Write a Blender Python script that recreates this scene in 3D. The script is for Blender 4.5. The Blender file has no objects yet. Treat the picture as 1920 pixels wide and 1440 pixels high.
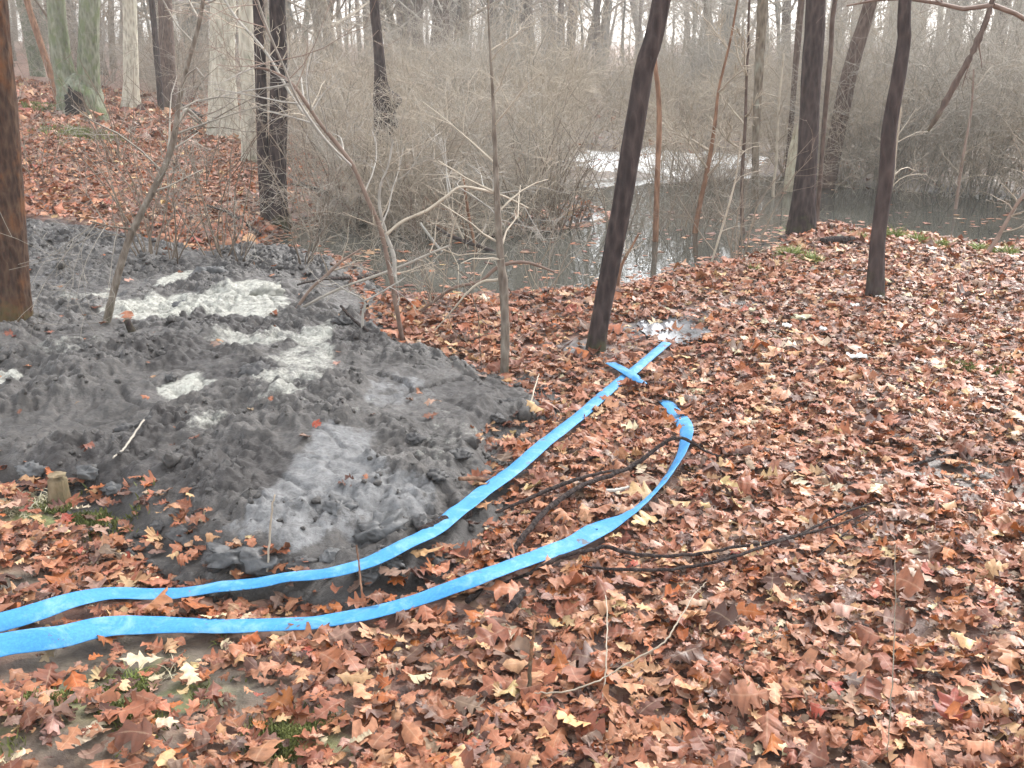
import bpy, math, random
import numpy as np
from mathutils import Vector

random.seed(7)
RNG = np.random.default_rng(7)
SC = bpy.context.scene
COL = SC.collection

# ------------------------------------------------------------------ camera, sky, sun, exposure
W, H, F = 1920.0, 1440.0, 1850.0          # photograph size and focal length in its pixels
PITCH = math.atan(640.0 / F)
EYE = np.array([0.0, 0.0, 1.6])
cam_d = bpy.data.cameras.new("camera")
cam_d.sensor_width = 36.0
cam_d.lens = 36.0 * F / W
cam_d.clip_start = 0.05
cam_d.clip_end = 2000.0
cam = bpy.data.objects.new("camera", cam_d)
cam.location = EYE
cam.rotation_euler = (math.pi / 2 - PITCH, 0, 0)
COL.objects.link(cam)
SC.camera = cam

SUN_ELEV, SUN_AZ = math.radians(42), math.radians(35)   # azimuth measured from +Y towards +X
world = bpy.data.worlds.new("World")
SC.world = world
world.use_nodes = True
wn, wl = world.node_tree.nodes, world.node_tree.links
wn.clear()
w_sky = wn.new("ShaderNodeTexSky")
w_sky.sky_type = 'NISHITA'
w_sky.sun_disc = False
w_sky.sun_elevation = SUN_ELEV
w_sky.sun_rotation = SUN_AZ
w_sky.air_density = 1.0
w_sky.dust_density = 2.0
w_sky.ozone_density = 1.0
w_hsv = wn.new("ShaderNodeHueSaturation")
w_hsv.inputs['Saturation'].default_value = 0.24          # overcast: nearly white
w_bg = wn.new("ShaderNodeBackground")
w_bg.inputs['Strength'].default_value = 0.15
w_out = wn.new("ShaderNodeOutputWorld")
wl.new(w_sky.outputs[0], w_hsv.inputs['Color'])
wl.new(w_hsv.outputs[0], w_bg.inputs['Color'])
wl.new(w_bg.outputs[0], w_out.inputs['Surface'])

sun_d = bpy.data.lights.new("sun", 'SUN')
sun_d.energy = 0.8
sun_d.angle = math.radians(25)
sun_d.color = (1.0, 0.97, 0.93)
sun = bpy.data.objects.new("sun", sun_d)
sun.rotation_euler = (math.pi / 2 - SUN_ELEV, 0, math.pi - SUN_AZ)
COL.objects.link(sun)

SC.view_settings.view_transform = 'Standard'
SC.view_settings.look = 'None'
SC.view_settings.gamma = 1.0
SC.view_settings.exposure = 2.35
SC.cycles.use_denoising = True
SC.cycles.max_bounces = 6
SC.cycles.diffuse_bounces = 3
SC.cycles.glossy_bounces = 3
SC.cycles.transmission_bounces = 3
SC.cycles.volume_bounces = 2
SC.cycles.caustics_reflective = False
SC.cycles.caustics_refractive = False

# ------------------------------------------------------------------ noise (numpy)
def hash2(ix, iy, seed):
    n = (ix.astype(np.int64) * 374761393 + iy.astype(np.int64) * 668265263 + seed * 1274126177) & 0xFFFFFFFF
    n = ((n ^ (n >> 13)) * 1274126177) & 0xFFFFFFFF
    return ((n ^ (n >> 16)) & 0xFFFFFF) / float(0x1000000)

def perlin(x, y, seed=0):
    x = np.asarray(x, float); y = np.asarray(y, float)
    ix, iy = np.floor(x), np.floor(y)
    fx, fy = x - ix, y - iy
    ux, uy = fx * fx * fx * (fx * (fx * 6 - 15) + 10), fy * fy * fy * (fy * (fy * 6 - 15) + 10)
    def g(a, b):
        t = hash2(ix + a, iy + b, seed) * 2 * math.pi
        return np.cos(t) * (fx - a) + np.sin(t) * (fy - b)
    n0 = g(0, 0) * (1 - ux) + g(1, 0) * ux
    n1 = g(0, 1) * (1 - ux) + g(1, 1) * ux
    return (n0 * (1 - uy) + n1 * uy) * 1.5

def fbm(x, y, octv=4, seed=0, gain=0.5):
    s, a = 0.0, 1.0
    for o in range(octv):
        s = s + a * perlin(x * 2 ** o, y * 2 ** o, seed + o * 17)
        a *= gain
    return s

def worley(x, y, seed=0):
    ix, iy = np.floor(x), np.floor(y)
    f1 = np.full(x.shape, 9.0); f2 = np.full(x.shape, 9.0); cid = np.zeros(x.shape)
    for a in (-1, 0, 1):
        for b in (-1, 0, 1):
            px = ix + a + hash2(ix + a, iy + b, seed)
            py = iy + b + hash2(ix + a, iy + b, seed + 91)
            d = np.hypot(px - x, py - y)
            new = d < f1
            f2 = np.where(new, f1, np.minimum(f2, d))
            cid = np.where(new, hash2(ix + a, iy + b, seed + 33), cid)
            f1 = np.where(new, d, f1)
    return f1, f2, cid

def sstep(a, b, x):
    t = np.clip((np.asarray(x, float) - a) / (b - a), 0, 1)
    return t * t * (3 - 2 * t)

def sdf_poly(poly, x, y):
    """distance to the polygon's edge, positive inside"""
    x = np.asarray(x, float); y = np.asarray(y, float)
    best = np.full(x.shape, 1e9); inside = np.zeros(x.shape, bool)
    n = len(poly)
    for i in range(n):
        ax, ay = poly[i]; bx, by = poly[(i + 1) % n]
        dx, dy = bx - ax, by - ay
        t = np.clip(((x - ax) * dx + (y - ay) * dy) / (dx * dx + dy * dy + 1e-12), 0, 1)
        best = np.minimum(best, np.hypot(x - ax - t * dx, y - ay - t * dy))
        c = ((ay > y) != (by > y)) & (x < (bx - ax) * (y - ay) / (by - ay + 1e-12) + ax)
        inside ^= c
    return np.where(inside, best, -best)

# ------------------------------------------------------------------ where a spot of ground lies
CP, SP = math.cos(PITCH), math.sin(PITCH)
def ray(u, v):
    a, b = (u - W / 2) / F, -(v - H / 2) / F
    return np.array([a, CP + b * SP, -SP + b * CP])
def flat(u, v, z=0.0):
    d = ray(u, v)
    t = (z - EYE[2]) / d[2]
    return EYE + d * t
def fl(pts, z=0.0):
    return [tuple(flat(u, v, z)[:2]) for u, v in pts]
def ray_at(u, v, Y):
    d = ray(u, v)
    return EYE + d * (Y / d[1])
def depth(p):
    return p[1] * CP - (p[2] - EYE[2]) * SP
def px2m(w, p):
    return w * depth(p) / F

WATER_Z = -0.10
POND = fl([(560, 455), (640, 480), (668, 530), (760, 556), (900, 556), (1000, 548), (1100, 545), (1180, 527), (1240, 518),
           (1330, 498), (1400, 468), (1440, 446), (1475, 428), (1530, 418), (1590, 422), (1680, 430), (1760, 441), (1850, 452),
           (1990, 464), (2150, 456), (2150, 385), (1900, 372), (1700, 358), (1560, 345), (1440, 330), (1300, 330), (1160, 338), (1000, 350),
           (880, 330), (760, 335), (800, 375), (700, 405), (600, 410)], WATER_Z)
MUD = fl([(-420, 440), (40, 425), (200, 440), (420, 470), (560, 468), (660, 500), (700, 560), (740, 630), (800, 668), (900, 695),
          (990, 725), (1045, 748), (1035, 790), (960, 830), (950, 880), (945, 950), (930, 1010), (900, 1070), (820, 1120),
          (720, 1128), (600, 1120), (500, 1098), (420, 1086), (330, 1052), (265, 1010), (190, 968), (90, 940), (0, 925), (-420, 930)])
DOME = fl([(-420, 640), (0, 640), (220, 625), (420, 600), (560, 590), (700, 640), (860, 705), (960, 760), (930, 840),
           (880, 930), (800, 1000), (640, 1065), (500, 1085), (420, 1080), (330, 1046), (270, 1005), (200, 950), (90, 930), (-420, 920)])
ISLE = fl([(940, 420), (1010, 392), (1080, 372), (1130, 385), (1150, 410), (1090, 425), (1010, 432)], WATER_Z)
SANDFLAT = fl([(1040, 312), (1090, 300), (1200, 299), (1300, 301), (1400, 298), (1450, 303), (1440, 320), (1380, 327), (1290, 331), (1210, 338), (1130, 337),
               (1080, 326)], WATER_Z)

def base_h(x, y):
    x = np.asarray(x, float); y = np.asarray(y, float)
    b = 0.05 * fbm(x * 0.35, y * 0.35, 3, 5) + 0.02 * perlin(x * 1.3, y * 1.3, 8)
    b = b * sstep(0.5, 3.0, y) 
    b = b + 0.75 * sstep(-0.22, -0.62, x / np.maximum(y, 1)) * sstep(7.5, 15.0, y)      # leaf bank on the left
    b = b + 0.10 * sstep(0.35, 0.05, np.hypot((x + 1.3) / 2.4, (y - 1.9) / 1.0))        # hump the two hoses climb
    b = b + 0.9 * sstep(30, 75, y) * sstep(10, 30, x) + 1.2 * sstep(25, 80, y) * sstep(0, -25, x)
    d = sdf_poly(POND, x, y) + 0.18 * fbm(x * 1.1, y * 1.1, 3, 21)
    s = sstep(-0.7, 0.9, d)
    h = b * (1 - s) - 0.45 * s
    di = sdf_poly(ISLE, x, y) + 0.12 * fbm(x * 2, y * 2, 3, 4)
    h = np.maximum(h, -0.5 + 0.44 * sstep(-0.6, 0.25, di))
    return h

def mud_sd(x, y):
    return sdf_poly(MUD, x, y) + 0.10 * fbm(np.asarray(x) * 2.2, np.asarray(y) * 2.2, 4, 61)

def mud_h(x, y):
    """smooth height of the mud above z = 0 (without its lumps); far below outside"""
    x = np.asarray(x, float); y = np.asarray(y, float)
    d = mud_sd(x, y)
    dd = sdf_poly(DOME, x, y) + 0.05 * fbm(x * 3, y * 3, 3, 71)
    m = 0.045 * sstep(0.0, 0.2, d) + 0.03 * sstep(0.25, 1.2, d)
    m = m + 0.055 * sstep(0.0, 0.12, dd) + 0.05 * sstep(0.1, 1.0, dd)
    m = m + 0.035 * fbm(x * 1.2, y * 1.2, 3, 81) * sstep(0.1, 0.5, d)
    # ridge of pale sand at the back of the dome
    rx, ry = flat(470, 545, 0.1)[:2]
    m = m + 0.12 * np.exp(-(((x - rx) / 0.45) ** 2 + ((y - ry) / 0.35) ** 2))
    return np.where(d > 0, m, -0.08 * sstep(0, -0.1, d) )

def surf(x, y):
    b = base_h(x, y)
    d = mud_sd(x, y)
    return np.where(d > 0.0, np.maximum(b, 0) * 0.5 + np.maximum(mud_h(x, y), b), b)

TS = np.geomspace(1.2, 140.0, 2600)
def hit(u, v, off=0.0):
    d = ray(u, v)
    P = EYE[None, :] + d[None, :] * TS[:, None]
    s = surf(P[:, 0], P[:, 1]) + off
    k = np.argmax(P[:, 2] < s)
    if k == 0:
        return flat(u, v) if d[2] < -0.01 else ray_at(u, v, 60)
    a, b = P[k - 1, 2] - s[k - 1], P[k, 2] - s[k]
    t = a / (a - b)
    return P[k - 1] * (1 - t) + P[k] * t

def S1(x, y):
    return float(surf(np.array([x]), np.array([y]))[0])

# ------------------------------------------------------------------ mesh helpers
def mesh_np(name, verts, quads, smooth=True):
    verts = np.asarray(verts, np.float32); quads = np.asarray(quads, np.int32)
    me = bpy.data.meshes.new(name)
    n, k = quads.shape
    me.vertices.add(len(verts)); me.vertices.foreach_set("co", verts.ravel())
    me.loops.add(n * k); me.loops.foreach_set("vertex_index", quads.ravel())
    me.polygons.add(n); me.polygons.foreach_set("loop_start", np.arange(0, n * k, k, dtype=np.int32))
    me.polygons.foreach_set("use_smooth", np.full(n, smooth, bool))
    me.update(calc_edges=True)
    return me

def set_float(me, name, arr):
    a = me.attributes.new(name, 'FLOAT', 'POINT'); a.data.foreach_set("value", np.asarray(arr, np.float32).ravel())
def set_color(me, name, arr):
    a = me.attributes.new(name, 'FLOAT_COLOR', 'POINT'); a.data.foreach_set("color", np.asarray(arr, np.float32).ravel())

def link(name, me, mat=None, parent=None):
    o = bpy.data.objects.new(name, me)
    if mat is not None and len(me.materials) == 0:
        me.materials.append(mat)
    COL.objects.link(o)
    if parent is not None:
        o.parent = parent
    return o

def tag(o, label, cat, group=None):
    o["label"] = label; o["category"] = cat
    if group: o["group"] = group
    return o

def empty(name, loc, label, cat, group=None):
    o = bpy.data.objects.new(name, None)
    o.empty_display_size = 0.1
    o.location = loc
    COL.objects.link(o)
    return tag(o, label, cat, group)

def grid_quads(nu, nv):
    i = np.arange(nu * nv).reshape(nu, nv)
    return np.stack([i[:-1, :-1], i[1:, :-1], i[1:, 1:], i[:-1, 1:]], -1).reshape(-1, 4)

class Tubes:
    """collects tapering tubes and builds them as one mesh"""
    def __init__(self): self.g = {}
    def add(self, pts, rad, k=5):
        pts = np.asarray(pts, float); rad = np.asarray(rad, float)
        self.g.setdefault((len(pts), k), []).append((pts, rad))
    def arrays(self):
        V, Q, off = [], [], 0
        for (n, k), lst in self.g.items():
            P = np.stack([a for a, _ in lst]); R = np.stack([b for _, b in lst])
            M = len(lst)
            T = np.gradient(P, axis=1); T /= np.linalg.norm(T, axis=2, keepdims=True) + 1e-9
            mean = P[:, -1] - P[:, 0]
            ref = np.where((np.abs(mean[:, 2]) > 0.8 * np.linalg.norm(mean, axis=1))[:, None], np.array([[1.0, 0, 0]]), np.array([[0, 0, 1.0]]))
            U = ref[:, None, :] - T * np.sum(ref[:, None, :] * T, axis=2, keepdims=True)
            U /= np.linalg.norm(U, axis=2, keepdims=True) + 1e-9
            B = np.cross(T, U)
            a = np.arange(k) * 2 * math.pi / k
            ring = P[:, :, None, :] + R[:, :, None, None] * (U[:, :, None, :] * np.cos(a)[None, None, :, None] + B[:, :, None, :] * np.sin(a)[None, None, :, None])
            V.append(ring.reshape(-1, 3))
            i = np.arange(M * n * k).reshape(M, n, k) + off
            j = np.roll(i, -1, axis=2)
            Q.append(np.stack([i[:, :-1], j[:, :-1], j[:, 1:], i[:, 1:]], -1).reshape(-1, 4))
            off += M * n * k
        return np.concatenate(V), np.concatenate(Q)
    def mesh(self, name):
        v, q = self.arrays()
        return mesh_np(name, v, q)

def catmull(P, n):
    P = np.asarray(P, float)
    if P.ndim == 1: P = P[:, None]
    E = np.vstack([2 * P[0] - P[1], P, 2 * P[-1] - P[-2]])
    m = len(P) - 1
    t = np.linspace(0, m, n); i = np.minimum(t.astype(int), m - 1); f = (t - i)[:, None]
    p0, p1, p2, p3 = E[i], E[i + 1], E[i + 2], E[i + 3]
    return 0.5 * (2 * p1 + (p2 - p0) * f + (2 * p0 - 5 * p1 + 4 * p2 - p3) * f ** 2 + (3 * p1 - p0 - 3 * p2 + p3) * f ** 3)

def rvec():
    v = RNG.normal(size=3); return v / np.linalg.norm(v)
def unit(v): return v / (np.linalg.norm(v) + 1e-9)

def grow(tb, p0, d0, length, r0, levels, k=4, npts=5, droop=0.0, wob=0.25, kids=(5, 4), rmin=0.0012, spread=(0.5, 1.1), short=(0.35, 0.6)):
    """one woody shoot with its side shoots, into the tube collector"""
    pts = [np.array(p0, float)]; d = unit(np.array(d0, float)); st = length / (npts - 1)
    for i in range(npts - 1):
        d = unit(d + wob * RNG.normal(size=3) * 0.5 + np.array([0, 0, -droop * (i / npts)]))
        pts.append(pts[-1] + d * st)
    pts = np.array(pts)
    rad = np.maximum(np.linspace(r0, r0 * 0.35, npts), rmin)
    tb.add(pts, rad, k)
    if levels <= 0: return
    nk = kids[0] if levels >= len(kids) else kids[len(kids) - levels]
    nk = max(1, int(round(nk * RNG.uniform(0.7, 1.3))))
    for j in range(nk):
        t = RNG.uniform(0.25, 0.98) * (npts - 1); i = min(int(t), npts - 2); f = t - i
        q = pts[i] * (1 - f) + pts[i + 1] * f
        tdir = unit(pts[i + 1] - pts[i])
        side = unit(np.cross(tdir, rvec()))
        ang = RNG.uniform(*spread)
        dd = tdir * math.cos(ang) + side * math.sin(ang) + np.array([0, 0, 0.12])
        rr = max((rad[i] * (1 - f) + rad[i + 1] * f) * RNG.uniform(0.4, 0.65), rmin)
        grow(tb, q, dd, length * RNG.uniform(*short), rr, levels - 1, 3, max(3, npts - 1), droop, wob, kids, rmin, spread, short)

# ------------------------------------------------------------------ material helpers
class NT:
    def __init__(self, name):
        self.m = bpy.data.materials.new(name); self.m.use_nodes = True
        self.t = self.m.node_tree; self.n = self.t.nodes; self.l = self.t.links
        self.b = self.n.get("Principled BSDF")
        self.out = self.n.get("Material Output")
    def new(self, typ, **kw):
        nd = self.n.new(typ)
        for k, v in kw.items():
            if k in nd.inputs: self.put(nd.inputs[k], v)
            else: setattr(nd, k, v)
        return nd
    def put(self, sock, v):
        if hasattr(v, "is_output"): self.l.new(v, sock)
        else: sock.default_value = v
    def coord(self, kind="Object", scale=(1, 1, 1)):
        tc = self.new("ShaderNodeTexCoord"); mp = self.new("ShaderNodeMapping")
        mp.inputs['Scale'].default_value = scale
        self.l.new(tc.outputs[kind], mp.inputs['Vector'])
        return mp.outputs[0]
    def noise(self, vec, scale, detail=4, rough=0.55, dist=0.0):
        nd = self.new("ShaderNodeTexNoise")
        self.l.new(vec, nd.inputs['Vector'])
        nd.inputs['Scale'].default_value = scale; nd.inputs['Detail'].default_value = detail
        nd.inputs['Roughness'].default_value = rough; nd.inputs['Distortion'].default_value = dist
        return nd.outputs['Fac']
    def voro(self, vec, scale, out='Color', feature='F1'):
        nd = self.new("ShaderNodeTexVoronoi"); nd.feature = feature
        self.l.new(vec, nd.inputs['Vector']); nd.inputs['Scale'].default_value = scale
        return nd.outputs[out]
    def ramp(self, fac, stops, interp='LINEAR'):
        nd = self.new("ShaderNodeValToRGB"); cr = nd.color_ramp; cr.interpolation = interp
        while len(cr.elements) < len(stops): cr.elements.new(0.5)
        for e, (p, c) in zip(cr.elements, stops):
            e.position = p; e.color = (c[0], c[1], c[2], 1) if hasattr(c, '__len__') else (c, c, c, 1)
        self.put(nd.inputs[0], fac)
        return nd.outputs[0]
    def mix(self, fac, a, b, mode='MIX'):
        nd = self.new("ShaderNodeMix"); nd.data_type = 'RGBA'; nd.blend_type = mode
        self.put(nd.inputs[0], fac)
        for s, v in ((nd.inputs[6], a), (nd.inputs[7], b)):
            if hasattr(v, "is_output"): self.l.new(v, s)
            else: s.default_value = (v[0], v[1], v[2], 1)
        return nd.outputs[2]
    def math(self, op, a, b=0.0):
        nd = self.new("ShaderNodeMath"); nd.operation = op
        self.put(nd.inputs[0], a); self.put(nd.inputs[1], b)
        return nd.outputs[0]
    def attr(self, name, out='Fac'):
        nd = self.new("ShaderNodeAttribute"); nd.attribute_name = name
        return nd.outputs[out]
    def bump(self, hgt, strength=0.5, dist=0.01):
        nd = self.new("ShaderNodeBump"); nd.inputs['Strength'].default_value = strength; nd.inputs['Distance'].default_value = dist
        self.l.new(hgt, nd.inputs['Height']); self.l.new(nd.outputs[0], self.b.inputs['Normal'])
    def fin(self, col=None, rough=None, spec=None):
        if col is not None: self.put(self.b.inputs['Base Color'], col if hasattr(col, 'is_output') else (*col, 1))
        if rough is not None: self.put(self.b.inputs['Roughness'], rough)
        if spec is not None: self.put(self.b.inputs['Specular IOR Level'], spec)
        return self.m

def bark(name, dark, mid, light, lichen=None, lichen_amt=0.5, fine=60.0, moss=True):
    m = NT(name)
    v = m.coord("Object", (1, 1, 0.3))
    info = m.new("ShaderNodeObjectInfo")
    off = m.new("ShaderNodeVectorMath"); off.operation = 'ADD'
    m.l.new(v, off.inputs[0]); m.l.new(info.outputs['Location'], off.inputs[1])
    v = off.outputs[0]
    n1 = m.noise(v, fine * 0.4, 6, 0.65, 0.6)
    ridg = m.voro(v, fine * 0.55, 'Distance')
    mixf = m.math('ADD', m.math('MULTIPLY', n1, 0.65), m.math('MULTIPLY', ridg, 0.45))
    c = m.ramp(mixf, [(0.30, dark), (0.52, mid), (0.78, light)])
    if lichen is not None:
        v2 = m.coord("Object", (1, 1, 0.6))
        n2 = m.noise(v2, 7, 5, 0.6)
        c = m.mix(m.ramp(n2, [(lichen_amt, 0.0), (lichen_amt + 0.12, 0.85)]), c, lichen)
    big = m.noise(v, 1.7, 3)
    c = m.mix(m.ramp(big, [(0.3, 0.0), (0.7, 0.35)]), c, light)
    tc = m.new("ShaderNodeTexCoord"); sp = m.new("ShaderNodeSeparateXYZ"); m.l.new(tc.outputs['Object'], sp.inputs[0])
    foot = m.math('SUBTRACT', m.math('MULTIPLY', m.noise(m.coord("Object"), 11, 5, 0.7), 0.9), m.math('MULTIPLY', sp.outputs[2], 0.8))
    if moss: c = m.mix(m.ramp(foot, [(0.34, 0.0), (0.52, 0.55)]), c, (0.075, 0.08, 0.035))
    m.bump(mixf, 1.0, 0.02)
    return m.fin(c, 0.85, 0.15)

B_DARK = bark("bark_dark_wet", (0.006, 0.0045, 0.0045), (0.030, 0.0215, 0.020), (0.078, 0.057, 0.051))
B_RED = bark("bark_red_brown", (0.011, 0.007, 0.0055), (0.050, 0.027, 0.019), (0.105, 0.065, 0.043), (0.16, 0.065, 0.026), 0.53, 90)
B_BROWN = bark("bark_brown", (0.035, 0.022, 0.018), (0.085, 0.058, 0.046), (0.15, 0.11, 0.09))
B_OLIVE = bark("bark_olive", (0.06, 0.045, 0.03), (0.14, 0.11, 0.08), (0.24, 0.2, 0.15), (0.25, 0.24, 0.19), 0.56)
B_PALE = bark("bark_pale", (0.17, 0.155, 0.12), (0.34, 0.315, 0.25), (0.50, 0.465, 0.375), (0.16, 0.18, 0.12), 0.6, 40)
B_GREY = bark("bark_grey", (0.07, 0.065, 0.058), (0.155, 0.145, 0.125), (0.26, 0.245, 0.21), (0.14, 0.16, 0.11), 0.58, 40)
B_GREEN = bark("bark_mossy", (0.05, 0.055, 0.035), (0.13, 0.14, 0.095), (0.23, 0.235, 0.175), (0.085, 0.115, 0.04), 0.48, 40)
B_WOOD = bark("wood_bare", (0.17, 0.14, 0.09), (0.32, 0.28, 0.2), (0.48, 0.44, 0.33), moss=False)
B_CUT = bark("wood_cut", (0.05, 0.036, 0.02), (0.135, 0.098, 0.056), (0.24, 0.185, 0.115))
B_ORANGE = bark("wood_torn", (0.06, 0.03, 0.018), (0.15, 0.08, 0.05), (0.28, 0.16, 0.1), moss=False)
B_SAP = bark("bark_sapling", (0.07, 0.052, 0.04), (0.14, 0.11, 0.085), (0.24, 0.205, 0.165), (0.36, 0.35, 0.30), 0.6, 90)

def twig_mat(name, a, b):
    m = NT(name)
    v = m.coord("Object", (1, 1, 1))
    info = m.new("ShaderNodeObjectInfo")
    n = m.noise(v, 9.0, 2)
    n = m.math('ADD', m.math('MULTIPLY', n, 0.7), m.math('MULTIPLY', info.outputs['Random'], 0.3))
    return m.fin(m.ramp(n, [(0.3, a), (0.7, b)]), 0.7, 0.25)
TW_TAN = twig_mat("twig_tan", (0.22, 0.178, 0.13), (0.44, 0.375, 0.29))
TW_GREY = twig_mat("twig_grey", (0.19, 0.168, 0.138), (0.39, 0.35, 0.29))
TW_POND = twig_mat("twig_brown", (0.11, 0.082, 0.06), (0.25, 0.195, 0.145))
TW_RED = twig_mat("twig_red", (0.12, 0.075, 0.055), (0.25, 0.18, 0.14))
TW_PALE = twig_mat("twig_pale", (0.26, 0.235, 0.20), (0.46, 0.43, 0.38))
TW_DARK = twig_mat("twig_dark", (0.018, 0.013, 0.012), (0.05, 0.036, 0.03))

# leaf palette: (weight, colour)
PAL = [(20, (0.235, 0.088, 0.046)), (17, (0.30, 0.125, 0.070)), (11, (0.145, 0.05, 0.028)), (12, (0.34, 0.165, 0.10)), (6, (0.075, 0.032, 0.022)),
       (9, (0.40, 0.23, 0.135)), (6, (0.30, 0.095, 0.026)), (6, (0.17, 0.105, 0.085)), (3, (0.46, 0.32, 0.18)), (4, (0.32, 0.20, 0.16)), (1, (0.24, 0.05, 0.028)), (2, (0.48, 0.41, 0.31))]

def m_ground():
    m = NT("forest_floor")
    v = m.coord("Object")
    cell = m.voro(v, 21.0, 'Color')
    sep = m.new("ShaderNodeSeparateColor"); m.l.new(cell, sep.inputs[0])
    leaf = m.ramp(sep.outputs[0], [(0.0, (0.07, 0.033, 0.026)), (0.25, (0.15, 0.062, 0.042)), (0.5, (0.24, 0.105, 0.07)), (0.75, (0.32, 0.165, 0.11)), (0.95, (0.42, 0.27, 0.16))])
    big = m.noise(v, 1.3, 4)
    leaf = m.mix(m.ramp(big, [(0.35, 0.0), (0.7, 0.45)]), leaf, (0.12, 0.062, 0.045))
    soil_n = m.noise(v, 14, 6, 0.65)
    soil = m.ramp(soil_n, [(0.3, (0.035, 0.026, 0.02)), (0.55, (0.105, 0.082, 0.058)), (0.75, (0.21, 0.17, 0.12))])
    c = m.mix(m.attr("bare"), m.mix(m.attr("near"), leaf, m.mix(0.35, leaf, (0.04, 0.022, 0.015))), soil)  # near: darker base colour paints shade into the gaps between leaves
    moss_n = m.noise(v, 30, 5, 0.7)
    moss = m.ramp(moss_n, [(0.3, (0.045, 0.055, 0.014)), (0.7, (0.16, 0.17, 0.055))])
    c = m.mix(m.math('MULTIPLY', m.attr("moss"), m.ramp(m.noise(v, 9, 4), [(0.4, 0.0), (0.55, 1.0)])), c, moss)
    mudn = m.noise(v, 8, 6, 0.65)
    mud = m.ramp(mudn, [(0.3, (0.02, 0.019, 0.0185)), (0.7, (0.062, 0.059, 0.057))])
    c = m.mix(m.attr("mud"), c, mud)
    hgt = m.math('ADD', m.math('MULTIPLY', sep.outputs[1], 0.6), soil_n)
    m.bump(hgt, 0.7, 0.02)
    r = m.ramp(m.attr("mud"), [(0, 0.62), (1, 0.28)])
    return m.fin(c, r, 0.4)

def m_mud():
    m = NT("mud_and_sand")
    v = m.coord("Object")
    n = m.noise(v, 5.5, 8, 0.68, 0.3)
    fine = m.noise(v, 38, 8, 0.75)
    c = m.ramp(n, [(0.30, (0.030, 0.026, 0.0225)), (0.45, (0.049, 0.0425, 0.0365)), (0.58, (0.082, 0.072, 0.063)), (0.74, (0.155, 0.145, 0.132))])
    c = m.mix(m.ramp(fine, [(0.40, 0.85), (0.56, 0.0)]), c, (0.026, 0.023, 0.021))
    blue = m.ramp(m.math('ADD', m.math('MULTIPLY', m.attr("clay"), 0.34), m.math('MULTIPLY', m.noise(v, 7, 11, 0.8), 0.84)), [(0.61, 0.0), (0.69, 0.95)])
    c = m.mix(blue, c, m.ramp(m.noise(v, 26, 5, 0.65), [(0.3, (0.088, 0.087, 0.085)), (0.7, (0.20, 0.20, 0.198))]))
    sand = m.ramp(m.math('ADD', m.math('MULTIPLY', m.attr("sand"), 0.42), m.math('MULTIPLY', m.noise(v, 9, 11, 0.8), 0.74)), [(0.60, 0.0), (0.70, 0.97)])
    c = m.mix(sand, c, m.ramp(m.noise(v, 30, 5, 0.7), [(0.28, (0.14, 0.136, 0.114)), (0.58, (0.40, 0.395, 0.34))]))
    red = m.ramp(m.math('ADD', m.math('MULTIPLY', m.attr("dark"), 0.525), m.math('MULTIPLY', m.noise(v, 8, 8, 0.7), 0.595)), [(0.53, 0.0), (0.68, 1.0)])
    c = m.mix(red, c, (0.020, 0.0155, 0.013))
    c = m.mix(m.ramp(m.noise(v, 55, 6, 0.75), [(0.34, 0.65), (0.50, 0.0)]), c, (0.045, 0.041, 0.038))
    h = m.math('ADD', n, m.math('MULTIPLY', fine, 0.5))
    m.bump(h, 1.0, 0.02)
    r = m.ramp(m.noise(v, 6, 4), [(0.35, 0.28), (0.65, 0.65)])
    return m.fin(c, r, 0.45)

def m_water():
    m = NT("pond_water")
    v = m.coord("Object")
    c = m.ramp(m.noise(v, 0.9, 5), [(0.35, (0.042, 0.042, 0.035)), (0.7, (0.08, 0.08, 0.068))])
    m.bump(m.noise(v, 2.6, 3), 0.10, 0.02)
    m.b.inputs['IOR'].default_value = 1.33
    return m.fin(c, 0.0, 0.5)

def m_leaf():
    m = NT("fallen_leaf")
    col = m.attr("leaf_color", 'Color')
    t = m.attr("leaf_side")                     # 0 on the midrib, 1 at the margin
    v = m.coord("Object")
    mot = m.noise(v, 55, 4, 0.6)
    c = m.mix(m.ramp(mot, [(0.35, 0.55), (0.6, 0.0)]), col, m.mix(0.62, col, (0.03, 0.015, 0.01)))
    c = m.mix(m.ramp(t, [(0.0, 0.45), (0.10, 0.0)]), c, m.mix(0.5, col, (0.5, 0.38, 0.25)))
    m.bump(m.noise(v, 90, 3), 0.25, 0.004)
    r = m.ramp(m.noise(v, 7, 3), [(0.35, 0.38), (0.65, 0.70)])
    m.fin(c, r, 0.35)
    tr = m.new("ShaderNodeBsdfTranslucent"); m.l.new(c, tr.inputs['Color'])
    mx = m.new("ShaderNodeMixShader"); mx.inputs[0].default_value = 0.12
    m.l.new(m.b.outputs[0], mx.inputs[1]); m.l.new(tr.outputs[0], mx.inputs[2]); m.l.new(mx.outputs[0], m.out.inputs['Surface'])
    return m.m

def m_hose():
    m = NT("blue_hose")
    v = m.coord("Object")
    big = m.noise(v, 12, 8, 0.72, 0.6)
    c = m.ramp(m.noise(v, 120, 3, 0.6), [(0.3, (0.026, 0.168, 0.38)), (0.7, (0.044, 0.23, 0.475))])
    c = m.mix(m.ramp(big, [(0.50, 0.0), (0.66, 0.75)]), c, (0.16, 0.33, 0.46))
    dirt = m.noise(v, 13, 7, 0.7)
    c = m.mix(m.ramp(dirt, [(0.62, 0.0), (0.645, 0.9)]), c, (0.09, 0.08, 0.07))
    m.bump(m.noise(v, 140, 2), 0.12, 0.002)
    return m.fin(c, 0.6, 0.3)

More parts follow.
